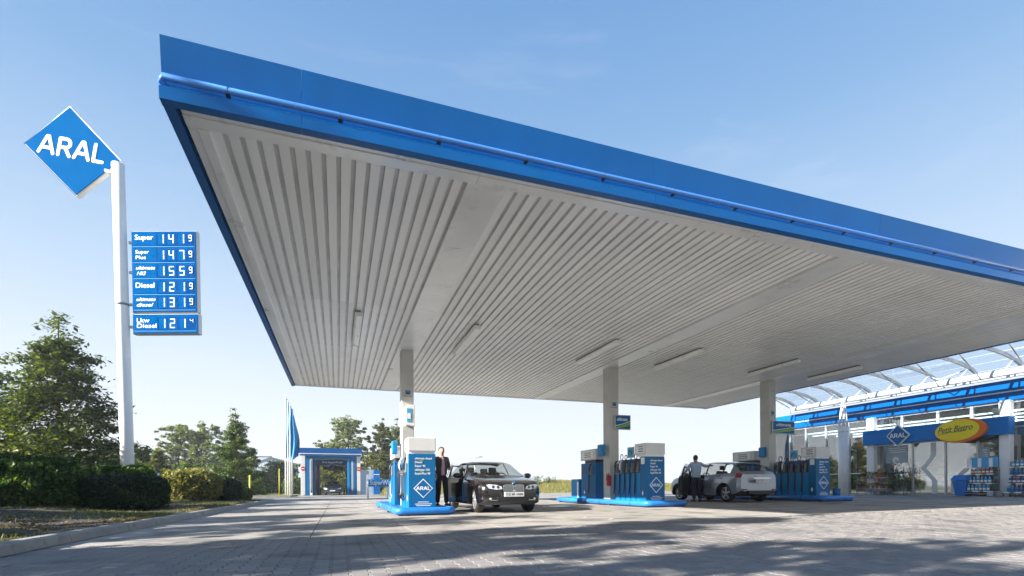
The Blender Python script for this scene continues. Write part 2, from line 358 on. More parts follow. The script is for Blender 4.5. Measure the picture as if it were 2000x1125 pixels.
# concrete slabs beyond the pavers
xb = [-3.72 + i * 0 for i in range(0)]
xcuts = [-3.72, -0.42, 1.18, 2.80, 6.0, 9.2, 12.4, 15.6, 18.8, 22.0, 25.2, 28.4, 31.6, 36.0, 46.0]
ycuts = [8.4, 13.4, 18.4, 23.4, 28.4, 33.2]
tag(sheet('forecourt_base', [-3.72, 0, 10, 20, 34, 46], [8.4, 33.2], -0.016, 'joint'), kind='structure')
fb = bpy.data.objects['forecourt_base']
for j in range(len(ycuts) - 1):
    for i in range(len(xcuts) - 1):
        g = 0.008; x0, x1, y0, y1 = xcuts[i] + g, xcuts[i + 1] - g, ycuts[j] + g, ycuts[j + 1] - g
        dz = random.uniform(-.0015, .0015)
        mb = MB(); c = [(x0, y0), (x1, y0), (x1, y1), (x0, y1)]
        mb.add([(a, b, G(a) - 0.012) for a, b in c] + [(a, b, G(a) + dz) for a, b in c], [(4, 5, 6, 7), (0, 1, 5, 4), (1, 2, 6, 5), (2, 3, 7, 6), (3, 0, 4, 7)])
        mb.build('slab', 'slab', fb)

# bone shaped interlocking pavers
PX, PY = 0.165, 0.205
def paver_verts(cx, cy, ch=0.006):
    a = 0.012; h = PX / 2; g = 0.0035
    R_ = [(h + a, -PY / 2), (h + a, -.060), (h - a, -.036), (h - a, .036), (h + a, .060), (h + a, PY / 2)]
    R_ = [(x - g, y * (1 - .03)) for x, y in R_]
    P = R_ + [(-x, y) for x, y in reversed(R_)]
    k = 1 - ch * 9
    return P, k
def add_paver(V, F, cx, cy, z, tilt, cham):
    P, k = paver_verts(cx, cy); n = 12; o = len(V)
    if cham:
        for x, y in P: V.append((cx + x, cy + y, z - 0.014))
        for x, y in P: V.append((cx + x, cy + y, z - 0.0045 + tilt[0] * x + tilt[1] * y))
        for x, y in P: V.append((cx + x * k, cy + y * k, z + tilt[0] * x + tilt[1] * y))
        for i in range(n):
            j = (i + 1) % n
            F.append((o + i, o + j, o + n + j, o + n + i)); F.append((o + n + i, o + n + j, o + 2 * n + j, o + 2 * n + i))
        F.append(tuple(o + 2 * n + i for i in range(n)))
    else:
        for x, y in P: V.append((cx + x, cy + y, z - 0.014))
        for x, y in P: V.append((cx + x * .985, cy + y * .985, z + tilt[0] * x + tilt[1] * y))
        for i in range(n):
            j = (i + 1) % n; F.append((o + i, o + j, o + n + j, o + n + i))
        F.append(tuple(o + n + i for i in range(n)))
cand = []
nx0 = int(-3.6 / PX); 
for i in range(nx0, int(24 / PX)):
    for j in range(int(-3.0 / PY), int(8.4 / PY) + 1):
        cx = -3.62 + (i - nx0) * PX; cy = j * PY + (PY / 2 if i % 2 else 0)
        if cy + PY / 2 > 8.41 or cx > 22: continue
        dep = cx * math.sin(_th) + cy * math.cos(_th); lat = cx * math.cos(_th) - cy * math.sin(_th)
        cand.append((dep, cx, cy))
cand.sort()
inview = [c for c in cand if c[0] > 4.15 and abs(c[1] * math.cos(_th) - c[2] * math.sin(_th)) < c[0] * 1.03]
near = set(id(c) for c in inview[:300])
rp = random.Random(3)
def pav_rand():
    return (rp.gauss(0, .006), rp.gauss(0, .006))
pmesh = []
for q in range(6):
    V, F = [], []; add_paver(V, F, 0, 0, 0, pav_rand(), True)
    me = bpy.data.meshes.new('paver'); me.from_pydata(V, [], F); me.materials.append(M['paver']); me.update(); pmesh.append(me)
V, F = [], []
for c in cand:
    z = G(c[1]) + rp.uniform(-.002, .0015)
    if id(c) in near:
        o = link('paver', rp.choice(pmesh), fc); o.location = (c[1], c[2], z)
    else: add_paver(V, F, c[1], c[2], z, pav_rand(), 3 < c[0] < 7)
me = bpy.data.meshes.new('paver_field'); me.from_pydata(V, [], F); me.materials.append(M['paver']); me.update()
tag(link('paver_field', me, fc), kind='stuff')
# outside the photographed wedge the pavers go on as a plain sheet
mbp = MB()
mbp.add([(-3.7, -8, -.004), (46, -8, .27), (46, -3.15, .27), (-3.7, -3.15, -.004)], [(0, 1, 2, 3)])
mbp.build('plain_paving', 'paver', fc)
mbq = MB(); mbq.add([(22.1, -3.15, .17), (46, -3.15, .27), (46, 8.4, .27), (22.1, 8.4, .172)], [(0, 1, 2, 3)]); mbq.build('plain_paving', 'paver', fc)

# kerb stones
ks = thing('kerb', (-3.72, 20, -0.03), kind='structure')
prof = [(-3.72, -0.03), (-3.755, 0.085), (-3.80, 0.115), (-3.93, 0.118), (-3.93, -0.03)]
y = -6.0; rk = random.Random(8)
while y < 33.0:
    ln = 1.08; d1 = rk.gauss(0, .004); d2 = rk.gauss(0, .003)
    mb = MB(); mb.prism([(a + d1, b + d2) for a, b in prof], 'y', y + .005, y + ln - .005)
    mb.build('kerb_stone', 'kerb', ks, bevel=0.006); y += ln
# kerb turning away left at the road
for i in range(8):
    mb = MB(); x1 = -3.95 - i * 1.08
    mb.box(x1 - 1.07, x1, 33.03, 33.2, -0.03, 0.115); mb.build('kerb_stone', 'kerb', ks, bevel=.006)
k2 = thing('far_kerb', (-4.4, 52.5, -0.03), kind='structure')
for i in range(26):
    x1 = -4.4 - i * 1.2
    MB().box(x1 - 1.19, x1, 52.35, 52.5, -0.03, 0.12).build('kerb_stone', 'kerb', k2)
for i in range(7):
    MB().box(-4.4, -4.25, 52.5 + i * 1.2, 52.5 + i * 1.2 + 1.19, -0.03, 0.12).build('kerb_stone', 'kerb', k2)

# planting bed left of the kerb
rng = np.random.default_rng(11)
def bed_z(x, y): return 0.10 + 0.06 * np.sin(x * 1.3 + y * .7) * np.sin(y * .45) + 0.03 * np.clip(-3.93 - x, 0, 6)
xs = np.linspace(-3.93, -40, 60); ys = np.linspace(-8, 33, 90)
co = np.array([(x, y, (0.10 if i == 0 else bed_z(x, y) + rng.normal() * .012)) for y in ys for i, x in enumerate(xs)])
qd = np.array([(j * 60 + i, (j + 1) * 60 + i, (j + 1) * 60 + i + 1, j * 60 + i + 1) for j in range(89) for i in range(59)])
tag(link('planting_bed', np_mesh('planting_bed', co, qd, 'soil')), kind='structure')
M['litter'] = leaf_mat('dry_leaf_litter', (0.075, 0.05, 0.02), (0.30, 0.22, 0.09), 0.15)
M['blade'] = leaf_mat('grass_blades', (0.05, 0.08, 0.015), (0.17, 0.20, 0.05), 0.35)
M['drygrass'] = leaf_mat('dry_tall_grass', (0.16, 0.17, 0.05), (0.42, 0.36, 0.16), 0.35)
def blades(pts, h, rng, wd=0.006, lean=0.35):
    n = len(pts); ang = rng.uniform(0, 6.283, n); hh = h * rng.uniform(.5, 1.3, n)
    dx = np.cos(ang) * wd; dy = np.sin(ang) * wd; lx = rng.normal(size=n) * lean * hh; ly = rng.normal(size=n) * lean * hh
    a = pts + np.stack([-dx, -dy, 0 * dx], 1); b = pts + np.stack([dx, dy, 0 * dx], 1)
    c = pts + np.stack([lx + dx * .3, ly, hh], 1); d = pts + np.stack([lx - dx * .3, ly, hh], 1)
    return np.stack([a, b, c, d], 1).reshape(-1, 3), np.arange(4 * n).reshape(-1, 4)
n = 26000
px = -3.98 - rng.random(n) ** 1.5 * 7; py = 6 + rng.random(n) ** 1.3 * 27
keep = np.sin(px * 2.1) * np.sin(py * 1.3) + rng.normal(size=n) * .5 > -.1
pts = np.stack([px, py, bed_z(px, py) + .01], 1)[keep]
co, q = leaves(pts, 0.035, rng, 1.2)
tag(link('leaf_litter', np_mesh('leaf_litter', co, q, 'litter')), 'dry brown leaf litter scattered over the planting bed', 'leaf litter', kind='stuff')
n = 30000
px = -3.96 - rng.random(n) ** 1.4 * 8; py = 5 + rng.random(n) ** 1.2 * 28
keep = np.sin(px * 1.1 + 1) * np.sin(py * .8 + 2) + rng.normal(size=n) * .35 > 0.15
pts = np.stack([px, py, bed_z(px, py)], 1)[keep]
co, q = blades(pts, 0.07, rng)
tag(link('bed_grass', np_mesh('bed_grass', co, q, 'blade')), 'thin grass tufts along the kerb of the planting bed', 'grass', kind='stuff')
# far lawn by the flag poles
n = 22000
px = -4.6 - rng.random(n) ** 1.2 * 26; py = 52.8 + rng.random(n) * 14
co, q = blades(np.stack([px, py, np.full(n, -.05)], 1), 0.13, rng, .02)
tag(link('lawn', np_mesh('lawn', co, q, 'drygrass')), 'sunlit mown grass round the flag poles', 'grass', kind='stuff')

# grassy bank behind the pumps
def bank_z(u, v):  # u along, v across 0..1
    return 1.45 * np.sin(np.clip(v, 0, 1) * math.pi / 2) * (0.85 + .15 * np.sin(u * .35) + .08 * np.sin(u * 1.1))
A = np.array([4.0, 53.0]); B = np.array([44.0, 40.5]); L_ = np.linalg.norm(B - A); dv = (B - A) / L_; nvv = np.array([-dv[1], dv[0]])
us = np.linspace(0, L_, 60); vs_ = np.linspace(0, 1, 9)
co = []
for v in vs_:
    for u in us:
        p = A + dv * u + nvv * v * 7; co.append((p[0], p[1], bank_z(u, v) + rng.normal() * .04 + (-.02 if v > 0 else -.06)))
for u in us:
    p = A + dv * u + nvv * 30; co.append((p[0], p[1], 0.6))
qd = np.array([(j * 60 + i, j * 60 + i + 1, (j + 1) * 60 + i + 1, (j + 1) * 60 + i) for j in range(9) for i in range(59)])
tag(link('grass_bank', np_mesh('grass_bank', np.array(co), qd, 'grass_base')), kind='structure')
n = 60000
u = rng.random(n) * L_; v = rng.random(n) ** .8
p = A + dv * u[:, None] + nvv * (v * 7)[:, None]
co, q = blades(np.stack([p[:, 0], p[:, 1], bank_z(u, v) - .03], 1), 0.28, rng, .018, .3)
tag(link('bank_grass', np_mesh('bank_grass', co, q, 'drygrass')), 'dry tall grass and weeds covering the bank behind the pumps', 'grass', kind='stuff')
M['weed'] = leaf_mat('weed_leaves', (0.06, 0.09, 0.03), (0.24, 0.26, 0.11), 0.35)
wl = [(16.6, 5, 1.3, 'tall feathery weed on the bank just right of the dark sedan roof'), (18.0, 4, .8, 'low weed clump on the bank behind the dark sedan'), (24.0, 4, .9, 'bushy weed on the bank left of the middle pump island'),
      (33.0, 5, .9, 'weed clump on the bank seen right of the middle pump island')]
for (u0, nst, h, lb) in wl:
    P = []
    pb = A + dv * u0 + nvv * 4.5; zb = float(bank_z(np.array(u0), np.array(.65)))
    for k in range(nst * 3):
        ang = rng.uniform(0, 6.28); rad = rng.uniform(0, .45); hh = h * rng.uniform(.5, 1.1)
        t = rng.random(90); P.append(np.stack([pb[0] + np.cos(ang) * rad * (1 + t) + rng.normal(size=90) * .07, pb[1] + np.sin(ang) * rad * (1 + t) + rng.normal(size=90) * .07, zb + t * hh], 1))
    co, q = leaves(np.concatenate(P), .05, rng, .2)
    tag(link('weed', np_mesh('weed', co, q, 'weed')), lb, 'weed plant', 'weeds on the grass bank')

# painted ring markings on the forecourt
def ring(cx, cy, r0, r1, z):
    mb = MB(); n = 36; vs = []
    for k in range(n):
        t = 6.2832 * k / n
        vs += [(cx + r0 * math.cos(t), cy + r0 * math.sin(t), z + G(cx + r0 * math.cos(t))), (cx + r1 * math.cos(t), cy + r1 * math.sin(t), z + G(cx + r1 * math.cos(t)))]
    mb.add(vs, [(2 * k, 2 * k + 1, (2 * k + 3) % (2 * n), (2 * k + 2) % (2 * n)) for k in range(n)])
    return mb
for (cx, cy, lb) in ((7.5, 16.4, 'white painted ring round a tank cover left of the middle pump island'),):
    t = thing('tank_cover', (cx, cy, G(cx)), lb, 'tank cover')
    ring(cx, cy, .52, .60, .006).build('painted_ring', 'white', t)
    ring(cx, cy, .0, .42, .005).build('lid', 'steel', t)
# fallen leaves and litter on the ground
for (x, y, lb) in ((1.05, 12.3, 'pale scrap of litter on the concrete left of the first pump island'), (5.3, 10.2, 'small pale leaf lying on the concrete in front of the dark sedan'), (5.5, 9.4, 'tiny white scrap on the concrete nearer than the pale leaf'), (-3.2, 6.5, 'dry leaf lying on the pavers by the kerb')):
    mb = MB(); mb.add([(x - .06, y, .012 + G(x)), (x, y - .05, .022 + G(x)), (x + .06, y + .01, .03 + G(x)), (x, y + .05, .014 + G(x))], [(0, 1, 2, 3)])
    tag(mb.build('fallen_leaf', 'white_print'), lb, 'litter')
# ------------------------------------------------------------------ canopy
ZS = 5.40; CX0, CX1, CY0, CY1 = -1.80, 20.60, 7.02, 24.25
cp = thing('filling_station_canopy', (9.4, 17.1, G(9.4)), 'large flat blue edged canopy with ribbed grey underside over the pumps', 'canopy')
# soffit boards, running away from the road; hollow-backed trapezoid profile
def board_mesh(y0, y1, w_=0.2):
    mb = MB()
    pr = [(0, ZS), (.134, ZS), (.144, ZS + .048), (.188, ZS + .048), (.200, ZS)]
    vs = [(x, y0, z) for x, z in pr] + [(x, y1, z) for x, z in pr]
    mb.add(vs, [(0, 1, 6, 5)], 0); mb.add(vs, [(1, 2, 7, 6), (2, 3, 8, 7), (3, 4, 9, 8)], 1)
    return mb.mesh('soffit_board', ['soffit', 'groove'])
segs = [(CY0 + .33, 13.1), (13.104, 18.7), (18.704, CY1 - .12)]
beams = [(1.88, 2.50), (9.60, 10.22), (17.55, 18.15)]
bms = [board_mesh(a, b) for a, b in segs]
bays = [(-1.55, beams[0][0]), (beams[0][1], beams[1][0]), (beams[1][1], beams[2][0]), (beams[2][1], 20.45)]
ro = random.Random(2); off = origin_of(cp)
nb = 0
bds = []
for (a, b) in bays:
    k = int(round((b - a) / 0.2)); wdt = (b - a) / k
    for i in range(k): bds.append((a + i * wdt, wdt / 0.2))
for si in (0, 1, 2):
    for (xx, sx) in bds:
        if si < 2 and nb < 296 or si == 2 and False:
            o = link('soffit_board', bms[si], cp); nb += 1
            o.location = (xx - off.x, -off.y, -off.z + ro.uniform(-.002, .002)); o.scale = (sx, 1, 1)
# far third of the boards joined
mb = MB()
pr = [(0, ZS), (.134, ZS), (.144, ZS + .048), (.188, ZS + .048), (.200, ZS)]
for si in (2,):
    for (xx, sx) in bds:
        vs = [(xx + x * sx, y_, z) for y_ in segs[si] for x, z in pr]
        mb.add(vs, [(0, 1, 6, 5)], 0); mb.add(vs, [(1, 2, 7, 6), (2, 3, 8, 7), (3, 4, 9, 8)], 1)
tag(mb.build('far_soffit_boards', ['soffit', 'groove'], cp), kind='stuff')
MB().box(CX0, CX1, CY0, CY1, ZS + .06, ZS + .12).build('soffit_backing', 'groove', cp)
for (a, b) in beams:
    for (y0, y1) in ((CY0 + .33, 12.2), (12.206, 17.9), (17.906, CY1 - .05)):
        MB().box(a, b, y0, y1, ZS - .035, ZS + .02).build('beam_cover', 'trim', cp, bevel=.006)
# rim trim
def rim(x0, x1, y0, y1, z0, z1, m='trim', nm='rim_trim'): return MB().box(x0, x1, y0, y1, z0, z1).build(nm, m, cp, bevel=.004)
x = CX0
cuts = [-1.80, 2.0, 6.0, 10.0, 14.0, 18.0, 20.60]
for a, b in zip(cuts[:-1], cuts[1:]):
    rim(a + .003, b - .003, CY0 - .0, CY0 + .12, ZS - .012, ZS + .03)
    rim(a + .003, b - .003, CY0 + .123, CY0 + .33, ZS - .03, ZS + .02)
    rim(a + .003, b - .003, CY1 - .12, CY1, ZS - .03, ZS + .03)
for a, b in ((CY0 + .333, 12.6), (12.606, 18.0), (18.006, CY1 - .123)):
    rim(CX0, CX0 + .12, a, b, ZS - .012, ZS + .03); rim(CX0 + .123, CX0 + .25, a, b, ZS - .045, ZS + .02)
    rim(CX1 - .15, CX1, a, b, ZS - .03, ZS + .03)
# fascia: parapet leaning outwards above a tube and a splayed lower band
ZT = 6.13
def fascia_front(a, b):
    pr = [(CY0 - .02, ZS + .20), (CY0 - .10, ZT), (CY0 - .07, ZT + .005), (CY0 + .04, ZS + .20)]
    MB().prism(pr, 'x', a + .0015, b - .0015).build('fascia_panel', 'blue', cp)
    pl = [(CY0 - .02, ZS + .195), (CY0 - .135, ZS + .10), (CY0 - .125, ZS - .04), (CY0 + .0, ZS - .045), (CY0, ZS + .195)]
    MB().prism(pl, 'x', a + .0015, b - .0015).build('lower_fascia_panel', 'blue', cp)
fc_cuts = [-1.97, -.42, 4.9, 10.2, 15.5, 20.78]
for a, b in zip(fc_cuts[:-1], fc_cuts[1:]): fascia_front(a, b)
def fascia_side(xc, sgn, a, b):
    pr = [(xc, ZS + .20), (xc + sgn * .08, ZT), (xc + sgn * .05, ZT + .005), (xc - sgn * .06, ZS + .20)]
    MB().prism(pr, 'y', a + .0015, b - .0015).build('fascia_panel', 'blue', cp)
    pl = [(xc, ZS + .195), (xc + sgn * .115, ZS + .10), (xc + sgn * .105, ZS - .04), (xc - sgn * .02, ZS - .045), (xc - sgn * .02, ZS + .195)]
    MB().prism(pl, 'y', a + .0015, b - .0015).build('lower_fascia_panel', 'blue', cp)
ys_ = [7.0, 12.6, 18.4, 24.40]
for a, b in zip(ys_[:-1], ys_[1:]):
    fascia_side(CX0 - .06, -1, a, b); fascia_side(CX1 + .06, 1, a, b)
for a, b in zip(fc_cuts[:-1], fc_cuts[1:]):
    MB().box(a + .004, b - .004, CY1 + .0, CY1 + .12, ZS - .02, ZT).build('fascia_panel', 'blue', cp)
MB().box(CX0, CX1, CY0, CY1, ZS + .55, ZS + .60).build('roof_deck', 'steel', cp)
# blue pipe along the fascia with its brackets
zt = ZS + .215
mb = MB().tube([(CX0 - .10, CY0 - .02, zt - .07), (CX0 - .16, CY0 - .09, zt - .03), (CX0 - .13, CY0 - .13, zt), (0, CY0 - .135, zt), (10, CY0 - .135, zt), (20.7, CY0 - .135, zt)], .040, 12)
mb.build('fascia_pipe', 'tube_blue', cp)
for i in range(17):
    xx = -1.25 + i * 1.3
    mb = MB(); mb.box(xx - .028, xx + .028, CY0 - .145, CY0 - .07, zt - .046, zt - .034); mb.box(xx - .004, xx + .004, CY0 - .172, CY0 - .163, zt - .03, zt + .04)
    mb.build('tube_bracket', 'dark', cp)
# columns
def column(cx, cy):
    g = G(cx)
    MB().box(cx - .20, cx + .20, cy - .25, cy + .25, g + .13, ZS - .03).build('column', 'grey_col', cp, bevel=.018, seg=3)
    c = bpy.data.objects  # pictogram on the road side
    z = 3.93; y_ = cy - .2535
    mb = MB()
    mb.add([(cx - .09, y_, z + .075), (cx + .10, y_, z + .075), (cx + .075, y_, z - .06), (cx - .06, y_, z - .06)], [(0, 1, 2, 3)])
    mb.build('shopping_cart_pictogram', 'blue_mid', cp)
    mb = MB(); mb.add([(cx - .075, y_ - .002, z + .05), (cx + .08, y_ - .002, z + .05), (cx + .07, y_ - .002, z + .02), (cx - .065, y_ - .002, z + .02)], [(0, 1, 2, 3)])
    mb.box(cx - .14, cx + .14, y_ - .002, y_ + .002, z - .125, z - .100)
    mb.build('pictogram_caption', 'midgrey', cp)
for cx in (2.2, 10.05, 17.95): column(cx, 17.1)

# strip lights under the soffit
LG = 'strip lights under the canopy'
def strip_light(x, y0, y1, lb):
    t = thing('ceiling_light', (x, (y0 + y1) / 2, ZS - .03), lb, 'ceiling light', LG)
    l = (y1 - y0)
    MB().box(-.05, .05, -l / 2 + .05, l / 2 - .05, -.035, .03).build('housing', 'midgrey', t, world=False)
    mb = MB(); pr = [(.085 * math.cos(a), -.055 + .06 * math.sin(a)) for a in [math.pi * k / 8 * 2 for k in range(8)]]
    mb.prism([(-.10, -.03), (-.10, -.09), (-.06, -.14), (.06, -.14), (.10, -.09), (.10, -.03)], 'y', -l / 2, l / 2)
    mb.build('diffuser', 'lamp', t, world=False, bevel=.006)
    for s_ in (-1, 1): MB().box(-.09, .09, s_ * l / 2 - .02, s_ * l / 2 + .02, -.12, -.03).build('end_cap', 'white', t, world=False)
for x, a, b, lb in ((.53, 13.6, 16.5, 'strip light over the left end bay, nearest the price board'),
                    (3.75, 13.65, 16.5, 'strip light just right of the first column'),
                    (8.3, 13.65, 16.55, 'strip light just left of the middle column'),
                    (11.5, 13.7, 16.3, 'strip light just right of the middle column'),
                    (15.85, 13.7, 16.1, 'strip light just left of the column nearest the shop'),
                    (19.0, 13.7, 16.0, 'strip light nearest the shop, right of the last column')):
    strip_light(x, a, b, lb)
# signs hung on the columns
def hang_sign(x0, x1, y, z0, z1, th, lb, kind):
    t = thing('hanging_sign', ((x0 + x1) / 2, y, z0), lb, 'sign')
    MB().box(x0, x1, y - th, y, z0, z1).build('frame', 'alu', t, bevel=.01)
    yy = y - th - .004
    MB().box(x0 + .03, x1 - .03, yy, y - th - .001, z0 + .03, z1 - .03).build('print_field', 'blue_mid', t)
    if kind == 'u':
        w_ = x1 - x0; h_ = z1 - z0
        def swoosh(a, b, c, d, m):
            mb = MB(); n = 10; vs = []
            for k in range(n + 1):
                s = k / n; xx = x0 + .03 + s * (w_ - .06)
                lo = a + (b - a) * s ** 1.3; hi = c + (d - c) * s ** 1.3
                vs += [(xx, yy - .003, z0 + lo * h_), (xx, yy - .003, z0 + hi * h_)]
            mb.add(vs, [(2 * k, 2 * k + 2, 2 * k + 3, 2 * k + 1) for k in range(n)]); mb.build('green_swoosh', m, t)
        swoosh(.07, .30, .18, .52, 'green'); swoosh(.24, .56, .29, .60, 'white_print')
        mb = MB(); text_mb(mb, 'ultimate', FRONT((x0 + x1) / 2 - .03, yy - .004, z0 + h_ * .70), .19, depth=.002, width=w_ * .66, bold=.003, shear=.15)
        mb.build('lettering', 'white_print', t)
    else:
        mb = MB(); mb.box(x0 + .06, x0 + .13, yy - .004, yy, z0 + .12, z1 - .1); mb.build('white_band', 'white_print', t)
hang_sign(10.02, 10.72, 16.80, 2.95, 3.52, .05, 'square green swoosh promotion sign on the middle column', 'u')
hang_sign(17.85, 19.12, 16.80, 3.02, 3.60, .05, 'wide green swoosh promotion sign on the column nearest the shop', 'u')
# angled light box on the first column
t = thing('light_box', (2.28, 16.7, 2.75), 'pale angled light box with blue poster on the first column', 'sign')
mb = MB(); mb.prism([(2.10, 2.82), (2.10, 3.40), (2.39, 3.50), (2.39, 2.78)], 'y', 16.55, 16.845); mb.build('case', 'white', t, bevel=.015)
MB().box(2.13, 2.28, 16.54, 16.549, 2.92, 3.36).build('poster', 'cyan', t)
MB().box(2.15, 2.25, 16.534, 16.539, 3.02, 3.2).build('poster_print', 'white_print', t)
# ------------------------------------------------------------------ pump islands and dispensers
def diamond(mb, mat, r, mi=0, rx=None):
    rx = rx or r
    o = [mat @ Vector(p) for p in ((0, -r, 0), (rx, 0, 0), (0, r, 0), (-rx, 0, 0))]
    return mb.add(o, [(0, 1, 2, 3)], mi)
def logo(parent, mat, r, world=True, field='blue_mid', txt_w=1.62):
    """white edged diamond with the lettering across it"""
    f = lambda dz: mat @ Matrix.Translation((0, 0, dz))
    mb = MB(); diamond(mb, f(.002), r * 1.13); mb.build('emblem_border', 'white_print', parent, world)
    mb = MB(); diamond(mb, f(.004), r); mb.build('emblem_field', field, parent, world)
    mb = MB(); stroke_mb(mb, 'ARAL', f(.006), r * .36, width=r * 1.62); mb.build('emblem_lettering', 'white_print', parent, world)

def island(cx, y0, y1, lb, hw=.74, rear_low=True):
    g = G(cx)
    t = thing('pump_island', (cx, (y0 + y1) / 2, g), lb, 'pump island', 'raised pump islands with blue bumpers')
    MB().box(cx - hw + .1, cx + hw - .1, y0 + .1, y1 - .1, g - .03, g + .14).build('plinth', 'kerb', t, bevel=.02)
    MB().box(cx - hw + .13, cx + hw - .13, y0 + .13, y1 - .13, g + .13, g + .152).build('blue_deck', 'blue_mid', t)
    r = .095; zc = g + .125
    # bumper tube round the island with rounded corners
    c = .16; pts = []
    def arc(ax, ay, a0, a1):
        for k in range(6):
            a = R(a0 + (a1 - a0) * k / 5); pts.append((ax + c * math.cos(a), ay + c * math.sin(a), zc))
    arc(cx - hw + c, y0 + c, 180, 270); arc(cx + hw - c, y0 + c, 270, 360); arc(cx + hw - c, y1 - c, 0, 90); arc(cx - hw + c, y1 - c, 90, 180)
    mid = (cx - hw, (y0 + y1) / 2 + .9, zc)
    MB().tube([pts[-1], mid, ], r, 12).build('bumper_tube', 'blue_bump', t)
    MB().tube([(mid[0], mid[1] - .012, zc)] + pts[:6] + pts[6:12] + [(cx + hw, (y0 + y1) / 2, zc)], r, 12).build('bumper_tube', 'blue_bump', t)
    MB().tube([(cx + hw, (y0 + y1) / 2 + .012, zc)] + pts[12:18] + pts[18:24], r, 12).build('bumper_tube', 'blue_bump', t)
    for (fx, fy) in ((cx - hw + .08, y0 + .1), (cx + hw - .1, y0 + .02), (cx - hw, y0 + 2.4), (cx + hw, y0 + 2.4), (cx - hw, y1 - .3)):
        MB().tube([(fx, fy, g - .005), (fx, fy, g + .06)], .055, 10).build('bumper_foot', 'dark', t)
    for yy in (y0 + .9, y0 + 3.0, y0 + 5.0):
        MB().tube([(cx - hw, yy - .03, zc), (cx - hw, yy + .03, zc)], r + .006, 12).build('bumper_collar', 'blue_mid', t)
    return t
def nozzle_hose(t, sx, y, i, long=False, col='black'):
    """holster, nozzle and hanging hose on one side of a dispenser"""
    X = sx * .30
    MB().box(min(X, X + sx * .10), max(X, X + sx * .10), y - .075, y + .075, 1.02, 1.36).build('nozzle_holster', 'midgrey', t, world=False, bevel=.012)
    nz = MB(); xo = X + sx * .13
    nz.tube([(xo, y, 1.12), (xo + sx * .02, y, 1.26), (xo - sx * .02, y - .02, 1.42), (xo - sx * .09, y - .02, 1.47)], [.022, .028, .03, .018], 8)
    nz.box(xo - .02, xo + .02, y - .025, y + .025, 1.20, 1.36)
    hp = ['black', 'blue_mid', 'black', 'white', 'black'][i % 5]
    n = nz.build('nozzle', 'dark' if hp == 'black' else hp, t, world=False)
    pts = []
    for k in range(13):
        s = k / 12; yy = y + .02 + .17 * s; zz = 1.14 - (.98 - .06 * (i % 3)) * math.sin(math.pi * min(1, s * 1.0) * .5) ** .8 if s < .5 else None
        pts.append(s)
    lo = .22 + .03 * (i % 3)
    P = [(xo, y, 1.13), (xo + sx * .03, y + .0, .95), (xo + sx * .035, y + .01, .6), (xo + sx * .03, y + .05, lo + .08), (xo, y + .10, lo), (xo - sx * .04, y + .135, lo + .12), (xo - sx * .06, y + .14, .6), (xo - sx * .07, y + .14, 1.3), (xo - sx * .09, y + .12, 1.46)]
    Q = []
    for a in range(len(P) - 1):
        p0 = Vector(P[max(a - 1, 0)]); p1 = Vector(P[a]); p2 = Vector(P[a + 1]); p3 = Vector(P[min(a + 2, len(P) - 1)])
        for k in range(4):
            s = k / 4; Q.append(.5 * ((2 * p1) + (-p0 + p2) * s + (2 * p0 - 5 * p1 + 4 * p2 - p3) * s * s + (-p0 + 3 * p1 - 3 * p2 + p3) * s ** 3))
    Q.append(Vector(P[-1]))
    MB().tube(Q, .014, 6).build('hose', col, t, world=False)

